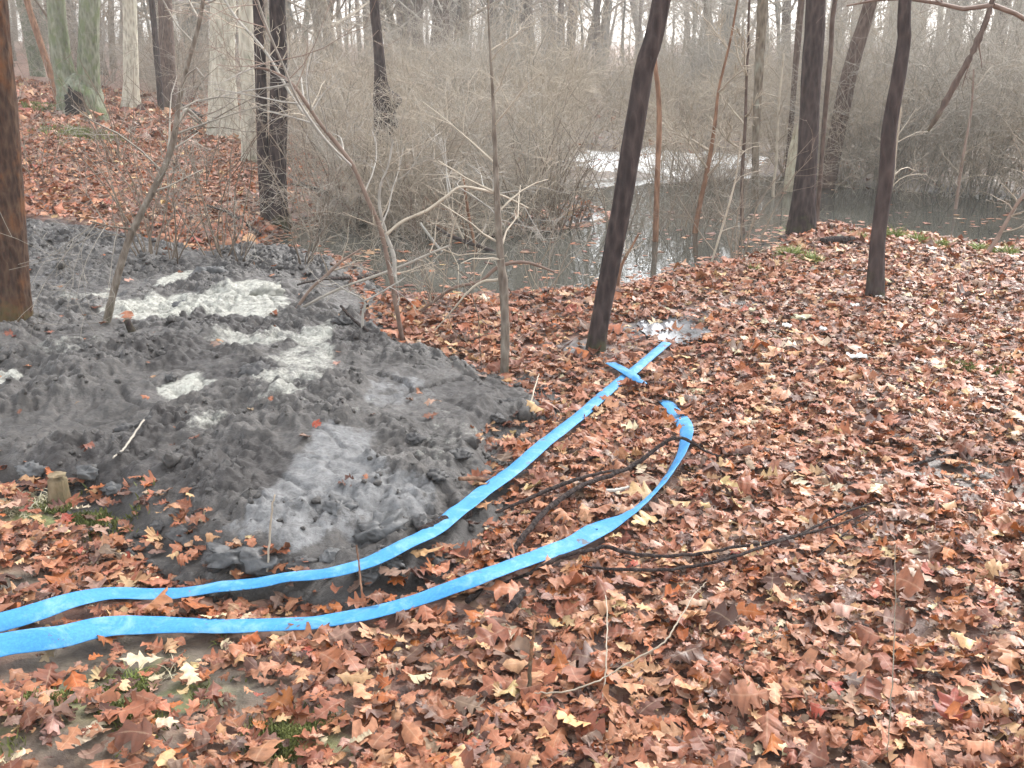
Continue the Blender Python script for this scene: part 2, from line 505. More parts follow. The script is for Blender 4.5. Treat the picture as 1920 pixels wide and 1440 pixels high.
def flatmat(name, a, b, scale=20, rough=0.7, bump=0.4):
    m = NT(name); v = m.coord("Object")
    n = m.noise(v, scale, 5, 0.65)
    m.bump(n, bump, 0.01)
    return m.fin(m.ramp(n, [(0.3, a), (0.7, b)]), rough, 0.35)

M_GROUND, M_MUD, M_WATER, M_LEAF, M_HOSE = m_ground(), m_mud(), m_water(), m_leaf(), m_hose()
M_PUDDLE = flatmat("silt_and_sky_puddle", (0.05, 0.05, 0.05), (0.24, 0.245, 0.255), 9, 0.06, 0.05)  # silty water; its pale blotches paint in the sky's reflection
M_CLOD = flatmat("mud_clod", (0.022, 0.020, 0.0195), (0.075, 0.072, 0.069), 14, 0.6, 1.0)
M_CLAY = flatmat("clay_slab", (0.035, 0.034, 0.033), (0.12, 0.12, 0.118), 12, 0.5, 0.9)
M_SILT = flatmat("pale_silt", (0.42, 0.42, 0.40), (0.80, 0.81, 0.79), 4, 0.5, 0.3)
M_SANDY = flatmat("sandy_clod", (0.15, 0.147, 0.125), (0.38, 0.375, 0.325), 14, 0.7, 0.8)
M_GRASS = flatmat("green_blade", (0.11, 0.145, 0.025), (0.27, 0.31, 0.08), 12, 0.5, 0.0)
M_STRAW = flatmat("straw_blade", (0.30, 0.25, 0.13), (0.60, 0.56, 0.40), 12, 0.6, 0.0)
M_WHITE = flatmat("white_scrap", (0.6, 0.58, 0.52), (0.85, 0.84, 0.8), 20, 0.6, 0.2)
M_MOSS = flatmat("moss_blade", (0.06, 0.075, 0.015), (0.20, 0.21, 0.06), 25, 0.8, 0.0)

# ------------------------------------------------------------------ ground
def axis(fine0, fine1, step, far0, far1, growth=1.12):
    a = list(np.arange(fine0, fine1, step))
    s, p = step, a[-1]
    while p < far1: s = min(s * growth, 25); p += s; a.append(p)
    s, p = step, fine0
    lo = []
    while p > far0: s = min(s * growth, 25); p -= s; lo.append(p)
    return np.array(lo[::-1] + a)
gx = axis(-6.0, 6.5, 0.07, -400, 400)
gy = axis(1.0, 12.0, 0.07, -30, 500, 1.06)
GX, GY = np.meshgrid(gx, gy, indexing='ij')
gh = base_h(GX, GY)
md = mud_sd(GX, GY)
gh = np.where(md > 0.03, np.minimum(gh, 0.5 * np.maximum(gh, 0) + mud_h(GX, GY) - 0.05), gh)
gh = gh + 0.008 * perlin(GX * 7, GY * 7, 3) * (GY < 14)
gm = mesh_np("ground", np.stack([GX, GY, gh], -1).reshape(-1, 3), grid_quads(len(gx), len(gy)))
pd = sdf_poly(POND, GX, GY) + 0.15 * fbm(GX * 1.7, GY * 1.7, 3, 31)
mudf = np.maximum(sstep(-0.35, 0.1, pd), sstep(-0.07, 0.05, md))
def blob(pts, x, y):
    r = np.zeros(np.shape(x))
    for (u, v, ru, rv, a) in pts:
        c = hit(u, v)
        rx = px2m(ru, c)
        ry = abs(hit(u, v - rv)[1] - hit(u, v + rv)[1]) / 2
        q = ((x - c[0]) / rx) ** 2 + ((y - c[1]) / ry) ** 2
        r = np.maximum(r, a * sstep(1.5, 0.4, q + 0.45 * fbm(x * 4, y * 4, 3, 44)))
    return r
WETS = [(1250, 622, 75, 24, 1.0), (1090, 650, 60, 14, 0.9), (1390, 572, 40, 10, 0.9), (1300, 590, 40, 14, 0.7), (1800, 880, 110, 40, 0.5), (640, 470, 90, 40, 0.9)]
BARES = [(60, 1095, 110, 30, 1.0), (240, 1280, 320, 90, 1.0), (120, 1390, 260, 60, 0.85), (120, 1222, 150, 18, 0.8), (100, 960, 130, 35, 0.8), (1800, 890, 110, 35, 0.6), (560, 1380, 110, 60, 0.6)]
MOSSES = [(140, 965, 130, 40, 1.0), (260, 1310, 150, 60, 0.8), (570, 1385, 90, 50, 0.9), (1480, 480, 40, 18, 0.9), (1530, 490, 40, 12, 0.9), (160, 258, 60, 12, 1.0), (45, 205, 35, 15, 1.0), (1840, 695, 50, 12, 0.8), (20, 1330, 120, 60, 0.6)]
mudf = np.maximum(mudf, blob(WETS, GX, GY))
set_float(gm, "mud", mudf)
set_float(gm, "bare", np.maximum(np.maximum(blob(BARES, GX, GY), 0.15), 0.85 * sstep(10.0, 11.0, GY) * sstep(-0.22, -0.12, GX / np.maximum(GY, 1)) * sstep(60, 45, GY)))
set_float(gm, "near", sstep(14, 8, GY))  # where gap shade is painted into the floor colour
set_float(gm, "moss", blob(MOSSES, GX, GY))
ground = link("ground", gm, M_GROUND); ground["kind"] = "structure"

# pond water: one sheet under the shoreline
wx = np.linspace(-40, 60, 60); wy = np.linspace(4.5, 60, 40)
WX, WY = np.meshgrid(wx, wy, indexing='ij')
# only where the ground is below it; the rest is under the ground
wm = mesh_np("water", np.stack([WX, WY, np.full(WX.shape, WATER_Z)], -1).reshape(-1, 3), grid_quads(60, 40))
water = link("water", wm, M_WATER); water["kind"] = "structure"

# pale silt bar across the pond
sx = np.linspace(min(p[0] for p in SANDFLAT) - 0.3, max(p[0] for p in SANDFLAT) + 0.3, 110)
sy = np.linspace(min(p[1] for p in SANDFLAT) - 0.3, max(p[1] for p in SANDFLAT) + 0.3, 60)
SX, SY = np.meshgrid(sx, sy, indexing='ij')
sd = sdf_poly(SANDFLAT, SX, SY) + 0.45 * fbm(SX * 1.6, SY * 1.6, 4, 12)
sz = np.maximum(WATER_Z - 0.03, base_h(SX, SY)) - 0.05 + 0.085 * sstep(-0.25, 0.4, sd) + 0.012 * fbm(SX * 5, SY * 5, 3, 13)
sm = mesh_np("sand", np.stack([SX, SY, sz], -1).reshape(-1, 3), grid_quads(110, 60))
sand_o = link("sand", sm, M_SILT); sand_o["kind"] = "structure"

# puddle by the hose end
def disc_mesh(name, c, rx, ry, z, n=40, seed=1):
    a = np.linspace(0, 2 * math.pi, n, endpoint=False)
    r = 1 + 0.35 * fbm(np.cos(a) * 1.5, np.sin(a) * 1.5, 3, seed)
    vs = [np.stack([c[0] + rx * r * np.cos(a) * s, c[1] + ry * r * np.sin(a) * s, np.full(n, z)], -1) for s in (1.0, 0.5, 0.02)]
    i = np.arange(3 * n).reshape(3, n); j = np.roll(i, -1, 1)
    q = np.stack([i[:-1], j[:-1], j[1:], i[1:]], -1).reshape(-1, 4)
    return mesh_np(name, np.concatenate(vs), q)
pc = hit(1262, 622)
puddle = link("puddle", disc_mesh("puddle", pc, 0.20, 0.30, pc[2] + 0.018, seed=3), M_PUDDLE); puddle["kind"] = "structure"

# ------------------------------------------------------------------ mud heap
mx0, mx1 = max(min(p[0] for p in MUD), -4.9) - 0.1, max(p[0] for p in MUD) + 0.15
my0, my1 = min(p[1] for p in MUD) - 0.15, max(p[1] for p in MUD) + 0.1
nxm, nym = int((mx1 - mx0) / 0.0092), int((my1 - my0) / 0.0092)
MX, MY = np.meshgrid(np.linspace(mx0, mx1, nxm), np.linspace(my0, my1, nym), indexing='ij')
msd = mud_sd(MX, MY)
SANDS = [(360, 722, 58, 30, 0.9), (560, 690, 80, 60, 0.72), (590, 630, 35, 25, 0.8), (860, 800, 70, 60, 0.5), (700, 760, 60, 30, 0.45), (420, 575, 130, 34, 1.0), (470, 545, 60, 24, 1.0), (340, 520, 40, 14, 0.9), (290, 590, 100, 26, 0.9), (10, 715, 45, 14, 1.0),
         (180, 560, 60, 22, 0.6), (390, 790, 90, 26, 0.6), (120, 650, 90, 26, 0.55), (800, 860, 70, 45, 0.5), (480, 640, 110, 20, 0.7), (110, 560, 80, 30, 0.4)]
CLAYS = [(640, 820, 80, 40, 1.0), (620, 900, 110, 70, 1.0), (720, 930, 100, 60, 0.9), (560, 970, 90, 60, 0.9), (740, 730, 80, 35, 0.7), (680, 990, 60, 40, 0.8), (430, 1020, 60, 40, 0.7), (150, 900, 90, 40, 0.6), (250, 490, 120, 30, 0.4), (80, 520, 80, 40, 0.4), (850, 760, 60, 40, 0.4)]
DARKS = [(330, 660, 120, 30, 1.0), (430, 610, 110, 18, 1.0), (200, 860, 160, 60, 0.8), (420, 880, 120, 60, 0.9), (690, 640, 60, 30, 0.9), (500, 480, 200, 22, 0.8), (900, 740, 90, 40, 0.7), (760, 1050, 140, 50, 1.0), (450, 690, 80, 20, 0.8), (300, 800, 60, 30, 0.9), (150, 450, 200, 20, 0.7)]
a_sand, a_clay, a_dark = blob(SANDS, MX, MY), blob(CLAYS, MX, MY), blob(DARKS, MX, MY)
mh = np.maximum(base_h(MX, MY), 0) * 0.5 + mud_h(MX, MY)
edge = sstep(0.0, 0.25, msd)
wxm, wym = MX + 0.05 * fbm(MX * 4, MY * 4, 3, 9), MY + 0.05 * fbm(MX * 4, MY * 4, 3, 10)
cl1, cl2, cid = worley(wxm * 3.6, wym * 3.6, 3)                       # plates of drying clay
crack = sstep(0.10, 0.0, cl2 - cl1 + 0.05 * perlin(MX * 9, MY * 9, 4))
crumb = sstep(-0.25, 0.35, fbm(MX * 1.5, MY * 1.5, 4, 15) + 0.18 - 0.50 * a_clay - 0.35 * a_sand + 0.35 * a_dark)
def dome(f1, r): return np.sqrt(np.maximum(1 - (f1 / r) ** 2, 0))
k1, _, i1 = worley(wxm * 11, wym * 11, 5); k2, _, i2 = worley(wxm * 23, wym * 23, 6); k3, _, i3 = worley(wxm * 6, wym * 6, 7)
bill = (1 - 2.2 * np.abs(perlin(MX * 5, MY * 5, 51))) * 0.010 + (1 - 2.2 * np.abs(perlin(MX * 11, MY * 11, 52))) * 0.009 + (1 - 2 * np.abs(perlin(MX * 24, MY * 24, 53))) * 0.008 + (1 - 2 * np.abs(perlin(MX * 45, MY * 45, 54))) * 0.005
lumps = 0.022 * dome(k3, 0.25 + 0.35 * i3) * (i3 > 0.45) + 0.012 * dome(k1, 0.2 + 0.4 * i1) * (i1 > 0.3) + 0.011 * dome(k2, 0.2 + 0.4 * i2)
fine = fbm(MX * 14, MY * 14, 4, 25, 0.62)
mh = mh + edge * (crumb * (lumps + bill) + (1 - crumb) * (0.02 * (cid - 0.5) - 0.014 * crack + 0.010 * fine) + 0.019 * fine * crumb + 0.018 * fbm(MX * 2.6, MY * 2.6, 3, 19))
mh = np.where(msd < 0, mh + 0.02 * fine, mh)
q = grid_quads(nxm, nym)
keep = (msd.ravel()[q] > -0.12).any(1)
q = q[keep]
used = np.unique(q); remap = -np.ones(nxm * nym, int); remap[used] = np.arange(len(used))
mm = mesh_np("mud_heap", np.stack([MX, MY, mh], -1).reshape(-1, 3)[used], remap[q])
for nm, ar in (("sand", a_sand), ("clay", a_clay), ("dark", a_dark)):
    set_float(mm, nm, ar.ravel()[used])
mud = link("mud_heap", mm, M_MUD)
tag(mud, "broad heap of wet grey mud streaked with pale sand beside the blue hoses", "mud heap")
_mh_idx = (mx0, my0, (mx1 - mx0) / (nxm - 1), (my1 - my0) / (nym - 1))
def top_z(x, y):
    """height of what lies at x, y, lumps included"""
    i = int(round((x - _mh_idx[0]) / _mh_idx[2])); j = int(round((y - _mh_idx[1]) / _mh_idx[3]))
    b = float(base_h(np.array([x]), np.array([y]))[0])
    if 0 <= i < nxm and 0 <= j < nym and msd[i, j] > -0.1: return max(b, float(mh[i, j]))
    return b

# clods: rounded, angular lumps resting on the heap
def clod_mesh(name, sx, sy, sz, seed, slab=False):
    nu, nv = 30, 18
    th = np.linspace(0, 2 * math.pi, nu, endpoint=False); ph = np.linspace(0.02, math.pi - 0.02, nv)
    TH, PH = np.meshgrid(th, ph, indexing='ij')
    d = np.stack([np.cos(TH) * np.sin(PH), np.sin(TH) * np.sin(PH), np.cos(PH)], -1)
    if slab:
        d[..., 2] = np.sign(d[..., 2]) * np.minimum(np.abs(d[..., 2]), 0.62) / 0.62
    r = 1 + 0.45 * perlin(d[..., 0] * 1.7 + seed * 3.1 + d[..., 2], d[..., 1] * 1.7 + d[..., 2] * 1.3, seed) + 0.28 * perlin(d[..., 0] * 4 + seed - d[..., 2] * 2, d[..., 1] * 4 + d[..., 2] * 3, seed + 5) + 0.12 * perlin(d[..., 0] * 9 - d[..., 2] * 5, d[..., 1] * 9 + seed + d[..., 2] * 6, seed + 6)
    v = d * r[..., None] * np.array([sx, sy, sz])
    i = np.arange(nu * nv).reshape(nu, nv); j = np.roll(i, -1, 0)
    q = np.stack([i[:, :-1], i[:, 1:], j[:, 1:], j[:, :-1]], -1).reshape(-1, 4)
    return mesh_np(name, v.reshape(-1, 3), q)
CLODS = [ # u, v, width px, height factor, slab, label
    (432, 1040, 95, 0.35, True, "broken grey clay slab tilting at the front foot of the mud heap"),
    (495, 1050, 85, 0.4, True, "cracked grey clay slab just above the blue hose at the heap's foot"),
    (715, 1000, 90, 0.45, True, "pale grey clay slab lying just behind the upper hose"),
    (692, 1078, 55, 0.45, True, "flat pale clay lump between the two blue hoses"),
    (395, 515, 70, 0.5, True, "smooth grey slab on the far rim of the pale sand"),
    (500, 548, 60, 0.6, False, "whitish sand lump at the right end of the pale sand ridge"),
    (800, 985, 75, 0.45, False, "dark mud lump tucked under the upper hose's bend"),
    (235, 800, 50, 0.5, False, "dark mud clod overhanging a hollow on the heap's left"),
    (275, 800, 36, 0.6, False, "small dark clod right beside the overhanging clod"),
    (340, 575, 30, 0.6, False, "small grey clod in the pale sand behind the dark ridge"),
    (320, 708, 26, 0.6, False, "small round sandy lump at the corner of the square white patch"),
    (60, 885, 60, 0.5, False, "blue-grey clod at the left frame edge above the dry grass"),
    (170, 890, 50, 0.5, False, "blue-grey clod just right of the sawn stump"),
    (215, 920, 42, 0.5, False, "blue-grey clod second to the right of the sawn stump"),
    (30, 905, 40, 0.5, False, "small blue-grey clod nearest the left frame edge"),
    (480, 700, 60, 0.45, False, "dark clod in the middle of the heap below the ridge"),
    (640, 960, 60, 0.4, True, "thin clay flake peeling in the middle of the bluish patch"),
    (860, 860, 45, 0.5, False, "sandy clod near the heap's right rim by the hose"),
    (820, 900, 38, 0.5, False, "sandy clod lower down the right rim of the heap"),
    (780, 840, 36, 0.5, False, "grey clod on the heap upslope of the sandy clods"),
    (690, 625, 50, 0.5, False, "dark clod at the heap's far rim by the red-barked sapling"),
    (640, 610, 36, 0.5, False, "dark clod left of the red-barked sapling's foot"),
    (740, 1060, 40, 0.5, False, "dark crumb of mud between the hoses, right of the flat pale lump"),
    (820, 1050, 44, 0.5, False, "dark crumb of mud between the hoses, nearest the fallen branches"),
    (930, 790, 40, 0.45, False, "dark clod at the heap's right tip by the hose"),
    (960, 760, 34, 0.45, False, "dark clod at the heap's farthest right point"),
    (350, 1005, 60, 0.45, False, "dark clod at the left end of the heap's front step"),
    (300, 985, 44, 0.45, False, "dark clod beside the leafy edge at the heap's left front"),
    (565, 1060, 50, 0.45, False, "grey clod just above the upper hose, right of the cracked slab"),
    (620, 1045, 44, 0.45, False, "grey clod above the upper hose, left of the pale slab"),
]
for k, (u, v, wpx, hf, slab, lab) in enumerate(CLODS):
    p = hit(u, v); s = px2m(wpx, p) / 2
    p[2] = top_z(p[0], p[1])
    me = clod_mesh("mud_clod", s, s * random.uniform(0.7, 1.0), s * hf, k + 3, slab)
    pale = ("pale" in lab or "clay" in lab or "blue" in lab)
    o = link("mud_clod", me, M_SANDY if "whitish" in lab else (M_CLAY if pale else M_CLOD))
    o.location = (p[0], p[1], p[2] + s * hf * (0.0 if slab else -0.15))
    o.rotation_euler = (random.uniform(-0.15, 0.25), random.uniform(-0.2, 0.2), random.uniform(0, 6.28))
    tag(o, lab, "mud clod", "mud clods on the heap")

# crumbs of mud too many to count
CV, CQ, off = [], [], 0
protos_c = []
for k in range(6):
    me = clod_mesh("tmp", 1, 1, .8, 40 + k)
    nu_, nv_ = 10, 7
    th = np.linspace(0, 2 * math.pi, nu_, endpoint=False); ph = np.linspace(0.05, math.pi - 0.05, nv_)
    TH, PH = np.meshgrid(th, ph, indexing='ij')
    d_ = np.stack([np.cos(TH) * np.sin(PH), np.sin(TH) * np.sin(PH), np.cos(PH)], -1)
    d_ = d_ * (1 + 0.55 * perlin(d_[..., 0] * 2 + k * 7, d_[..., 1] * 2 + d_[..., 2] * 1.7, k))[..., None]
    ii = np.arange(nu_ * nv_).reshape(nu_, nv_); jj = np.roll(ii, -1, 0)
    protos_c.append((d_.reshape(-1, 3), np.stack([ii[:, :-1], ii[:, 1:], jj[:, 1:], jj[:, :-1]], -1).reshape(-1, 4)))
    bpy.data.meshes.remove(me)
cr = RNG.uniform(0, 1, crumb.shape) < 0.030 * crumb * (msd > -0.05) * (a_sand < 0.4) * (0.3 + sstep(-0.2, 0.5, fbm(MX * 2.5, MY * 2.5, 3, 66)))
ci_, cj_ = np.where(cr)
for a_, b_ in zip(ci_, cj_):
    pv2, pq2 = protos_c[int(RNG.integers(0, 6))]
    sz_ = 0.0055 * math.exp(RNG.normal() * 0.65) * (1 + MY[a_, b_] * 0.06)
    an = RNG.uniform(0, 6.28); c_, s__ = math.cos(an), math.sin(an)
    v_ = pv2 * np.array([sz_, sz_ * RNG.uniform(.6, 1), sz_ * RNG.uniform(.5, .9)])
    v_ = np.stack([v_[:, 0] * c_ - v_[:, 1] * s__, v_[:, 0] * s__ + v_[:, 1] * c_, v_[:, 2]], 1) + np.array([MX[a_, b_], MY[a_, b_], mh[a_, b_] + sz_ * 0.15])
    CV.append(v_); CQ.append(pq2 + off); off += len(v_)
crumbs = link("mud_crumbs", mesh_np("mud_crumbs", np.concatenate(CV), np.concatenate(CQ)), M_MUD); crumbs["kind"] = "stuff"
tag(crumbs, "small dark crumbs of mud scattered over the heap", "mud crumbs")

# ------------------------------------------------------------------ blue hoses
def hose_path(keys, n):
    """keys: u, v, width in metres, roll, lift"""
    P = np.array([list(hit(u, v, 0.03 + l + abs(math.sin(r)) * w * 0.45)) + [w, r, l] for u, v, w, r, l in keys])
    C = catmull(P, n)
    # even spacing
    s = np.concatenate([[0], np.cumsum(np.linalg.norm(np.diff(C[:, :3], axis=0), axis=1))])
    t = np.linspace(0, s[-1], n)
    return np.stack([np.interp(t, s, C[:, i]) for i in range(6)], 1)

def hose_mesh(name, C, seed):
    n = len(C)
    ctr = C[:, :3].copy()
    T = np.gradient(C[:, :3], axis=0); T[:, 2] = 0; T /= np.linalg.norm(T, axis=1, keepdims=True)
    side = np.stack([T[:, 1], -T[:, 0], np.zeros(n)], 1)
    z = np.zeros(n)
    for i in range(n):
        z[i] = max(top_z(*(ctr[i, :2] + side[i, :2] * w)) for w in (-0.022, 0, 0.022))
    pad = np.pad(z, 6, mode='edge'); z = np.convolve(pad, np.ones(13) / 13, 'valid') * 0.6 + z * 0.4
    z = np.convolve(np.pad(z, 3, mode='edge'), np.ones(7) / 7, 'valid')
    ctr[:, 2] = z + 0.028 + C[:, 5]
    k = 18
    a = np.linspace(0, 2 * math.pi, k, endpoint=False)
    s = np.arange(n) * 0.12
    V = np.zeros((n, k, 3))
    for i in range(n):
        w, roll = C[i, 3] / 2, C[i, 4]
        cx = np.sign(np.cos(a)) * np.abs(np.cos(a)) ** 0.8 * w
        th = 0.0065 + 0.002 * perlin(s[i] * 0.5, 3.3, seed)
        cz = np.sin(a) * th * (1 - 0.55 * np.exp(-((np.abs(cx) / w - 0.86) / 0.10) ** 2)) + 0.002 * perlin(s[i] * 2 + cx * 20, cx * 16 + seed, seed)
        cz = cz - 0.006 * np.cos(cx / w * 2.2) * perlin(np.array([s[i] * 0.35]), np.array([9.1]), seed)
        up = np.array([0, 0, 1.0])
        sd_ = side[i] * math.cos(roll) + up * math.sin(roll); nr = -side[i] * math.sin(roll) + up * math.cos(roll)
        V[i] = ctr[i] + up * abs(math.sin(roll)) * w * 0.9 + sd_ * cx[:, None] + nr * cz[:, None]
    i = np.arange(n * k).reshape(n, k); j = np.roll(i, -1, 1)
    q = np.stack([i[:-1], i[1:], j[1:], j[:-1]], -1).reshape(-1, 4)
    return mesh_np(name, V.reshape(-1, 3), q), ctr

H1 = hose_path([(-220, 1222, .075, -.3, .02), (0, 1165, .075, -.3, .02), (70, 1146, .073, -.3, .02), (130, 1126, .07, -.25, .02), (190, 1114, .065, -.15, .015), (250, 1113, .063, -.05, .01), (400, 1113, .062, 0, .01), (520, 1104, .062, 0, .01),
                (640, 1073, .064, 0, .015), (750, 1030, .066, 0, .01), (840, 977, .068, 0, .0), (920, 917, .068, 0, .01), (985, 862, .066, 0, .015), (1060, 800, .064, 0, .015), (1130, 741, .062, 0, .01),
                (1185, 697, .06, 0, .005), (1225, 663, .058, 0, .01), (1250, 643, .056, 0, .01)], 240)
H2 = hose_path([(-220, 1262, .085, -.3, .02), (0, 1209, .085, -.3, .02), (110, 1193, .08, -.35, .02), (200, 1174, .078, -.3, .015), (320, 1172, .074, -.1, .01), (460, 1173, .072, 0, .01), (600, 1165, .068, 0, .01), (740, 1137, .068, 0, .01),
                (860, 1095, .068, -.05, .04), (920, 1073, .068, -.05, .045), (970, 1056, .07, 0, .03), (1070, 1020, .075, -.05, .015), (1130, 988, .085, 0.0, .015), (1180, 962, .07, .5, .005), (1225, 925, .065, 0.85, .0), (1260, 880, .065, .85, .0), (1285, 830, .065, .7, .0),
                (1283, 795, .066, .3, .0), (1262, 768, .068, 0, -.01), (1236, 742, .064, 0, -.04), (1214, 724, .062, 0, -.03), (1196, 710, .06, 0, .018), (1170, 694, .06, 0, .022), (1145, 680, .06, 0, .004)], 300)
hm1, hc1 = hose_mesh("blue_hose", H1, 2)
hose1 = link("blue_hose", hm1, M_HOSE)
tag(hose1, "flat blue hose sweeping along the mud heap's edge to the small puddle", "hose", "blue lay-flat hoses")
hm2, hc2 = hose_mesh("blue_hose", H2, 5)
hose2 = link("blue_hose", hm2, M_HOSE)
tag(hose2, "flat blue hose looping out over the leaves and crossing over the other hose", "hose", "blue lay-flat hoses")

# ------------------------------------------------------------------ trees
def trunk_mesh(name, pts, rad, sides=16, flare=0.5, seed=0, rough=0.08, step=0.07, bump=None, origin=None):
    pts = np.asarray(pts, float); rad = np.asarray(rad, float)
    L = np.sum(np.linalg.norm(np.diff(pts, axis=0), axis=1))
    n = int(np.clip(L / step, 12, 160))
    # denser towards the foot
    C = catmull(np.column_stack([pts, rad]), n * 3)
    s = np.concatenate([[0], np.cumsum(np.linalg.norm(np.diff(C[:, :3], axis=0), axis=1))])
    t = np.linspace(0, 1, n) ** 1.5 * s[-1]
    C = np.stack([np.interp(t, s, C[:, i]) for i in range(4)], 1)
    P, R = C[:, :3], C[:, 3]
    T = np.gradient(P, axis=0); T /= np.linalg.norm(T, axis=1, keepdims=True)
    U = np.array([1.0, 0, 0]) - T * T[:, :1]; U /= np.linalg.norm(U, axis=1, keepdims=True); B = np.cross(T, U)
    a = np.arange(sides) * 2 * math.pi / sides
    A, Tt = np.meshgrid(a, t)
    fl_ = flare * np.exp(-Tt / (rad[0] * 1.5)) * (0.75 + 0.5 * perlin(np.cos(A) * 1.6 + seed, np.sin(A) * 1.6, seed))
    rr = R[:, None] * (1 + fl_ + rough * perlin(np.cos(A) * 1.8 + seed, np.sin(A) * 1.8 + Tt * 2.2, seed + 2) + rough * 0.8 * perlin(np.cos(A) * 3.5, np.sin(A) * 3.5 + Tt * 7, seed + 4))
    if bump is not None:
        for (tb_, ab, amt, wid) in bump:
            da = np.abs((A - ab + math.pi) % (2 * math.pi) - math.pi)
            rr = rr + amt * np.exp(-((Tt - tb_) / wid) ** 2 - (da / 0.8) ** 2)
    V = P[:, None, :] + rr[:, :, None] * (U[:, None, :] * np.cos(A)[:, :, None] + B[:, None, :] * np.sin(A)[:, :, None])
    cap = P[-1] + T[-1] * R[-1] * 0.5
    V = np.concatenate([V.reshape(-1, 3), np.repeat(cap[None], sides, 0)])
    m = n + 1
    i = np.arange(m * sides).reshape(m, sides); j = np.roll(i, -1, 1)
    q = np.stack([i[:-1], j[:-1], j[1:], i[1:]], -1).reshape(-1, 4)
    if origin is not None: V = V - origin
    return mesh_np(name, V, q), P, R

def crown_mesh(name, P, R, h0, nl, origin, length=2.6, kids=(5, 4)):
    tb = Tubes()
    z0 = P[0][2]
    cand = [i for i in range(len(P)) if P[i][2] - z0 > h0]
    if not cand: cand = [len(P) - 1]
    for k in range(nl):
        i = cand[int(RNG.uniform(0, 1) * len(cand)) % len(cand)]
        f = (P[i][2] - z0 - h0) / max(P[-1][2] - z0 - h0, 0.1)
        az = RNG.uniform(0, 6.28); el = RNG.uniform(0.3, 1.0)
        d = np.array([math.cos(az) * math.cos(el), math.sin(az) * math.cos(el), math.sin(el)])
        grow(tb, P[i] - origin, d, length * (1.15 - 0.6 * f) * RNG.uniform(0.7, 1.2), max(R[i] * RNG.uniform(0.3, 0.5), 0.012), 2, 5, 6, -0.06, 0.3, kids, 0.004)
    return tb.mesh(name)

def px_trunk(keys, extra=7.0, lean_keep=0.5, dy=0.0, taper=0.6, sink=0.12, base=None):
    """keys u, v, width px: first the foot, then upward; returns world points and radii, continued above the frame"""
    b = hit(keys[0][0], keys[0][1]) if base is None else np.array(base, float)
    pts, rad = [b + np.array([0, 0, -sink])], [px2m(keys[0][2], b) / 2]
    pts.append(b.copy()); rad.append(rad[0])
    v0 = keys[0][1]
    for (u, v, w) in keys[1:]:
        p = ray_at(u, v, b[1] + dy * (v0 - v) / max(v0, 1))
        pts.append(p); rad.append(px2m(w, p) / 2)
    if extra > 0:
        d = unit(pts[-1] - pts[-2] if len(pts) < 4 else pts[-1] - pts[-3])
        r = rad[-1]; n = 5
        for i in range(n):
            d = unit(d * 1.0 + np.array([0, 0, 0.25 * (1 - lean_keep)]) + 0.05 * RNG.normal(size=3))
            pts.append(pts[-1] + d * extra / n); rad.append(r * (1 - (1 - 0.35) * (i + 1) / n * taper))
    return np.array(pts), np.array(rad)

def near_tree(name, keys, mat, label, cat="tree", extra=7.0, crown=True, flare=0.5, seed=0, tw=None, limbs=14, h0=3.2, bump=None, base=None, lean_keep=0.5, sides=16, rough=0.06):
    pts, rad = px_trunk(keys, extra, lean_keep, base=base)
    b = pts[1].copy()
    root = empty(name, b, label, cat)
    me, P, R = trunk_mesh("trunk", pts, rad, sides, flare, seed, rough, bump=bump, origin=b)
    link("trunk", me, mat, root)
    if crown:
        link("crown", crown_mesh("crown", P, R, h0, limbs, b, min(2.6, 0.35 * extra)), tw or TW_GREY, root)
    return root, P, R

near_tree("tree", [(20, 600, 74), (14, 450, 66), (4, 250, 60), (-8, 80, 54), (-14, 0, 52)], B_RED, "thick red-brown tree trunk cropped by the left frame edge, rooted in mud", seed=3, flare=0.25)
r_, P_, R_ = near_tree("tree", [(1117, 655, 36), (1127, 590, 34), (1150, 470, 36), (1170, 360, 37), (1190, 240, 38), (1208, 130, 37), (1240, 0, 36)], B_DARK, "slim dark tree leaning right, its foot in leaves just beyond the hose ends", seed=5, lean_keep=0.8)
near_tree("tree", [(1640, 562, 34), (1646, 450, 28), (1662, 333, 28), (1668, 240, 27), (1684, 150, 26), (1696, 67, 25), (1697, 0, 24)], B_DARK, "slightly crooked dark slim tree alone on the leafy ground at right", seed=8)
near_tree("tree", [(1502, 440, 50), (1510, 330, 40), (1517, 240, 37), (1521, 150, 38), (1528, 50, 37), (1530, 0, 37)], B_DARK, "stoutest dark trunk at right, mossy foot on the leafy point at the water", seed=11, flare=0.4)
near_tree("tree", [(1545, 385, 26), (1556, 320, 30), (1572, 240, 30), (1588, 160, 30), (1606, 90, 28), (1633, 0, 24)], B_BROWN, "brown trunk leaning right behind the stoutest dark trunk", seed=14, flare=0.2)
near_tree("tree", [(1414, 430, 20), (1416, 340, 14), (1418, 240, 14), (1425, 100, 18), (1430, 0, 20)], B_OLIVE, "slender olive-tan tree at the water's edge left of the dark trunks", seed=17)
near_tree("tree", [(1225, 522, 14), (1229, 450, 11), (1232, 350, 10), (1236, 240, 10), (1234, 170, 9), (1228, 110, 8), (1232, 0, 7)], B_ORANGE, "thin orange-brown sapling in the shallows right of the leaning tree", "sapling", seed=19, extra=2.5, limbs=6, h0=2.2)
near_tree("tree", [(1306, 497, 13), (1303, 440, 10), (1313, 380, 9), (1328, 310, 8), (1340, 235, 7), (1347, 170, 5)], B_ORANGE, "crooked brown sapling rising from the pond left of the olive tree", "sapling", seed=21, extra=1.2, limbs=7, h0=0.9, tw=TW_TAN)
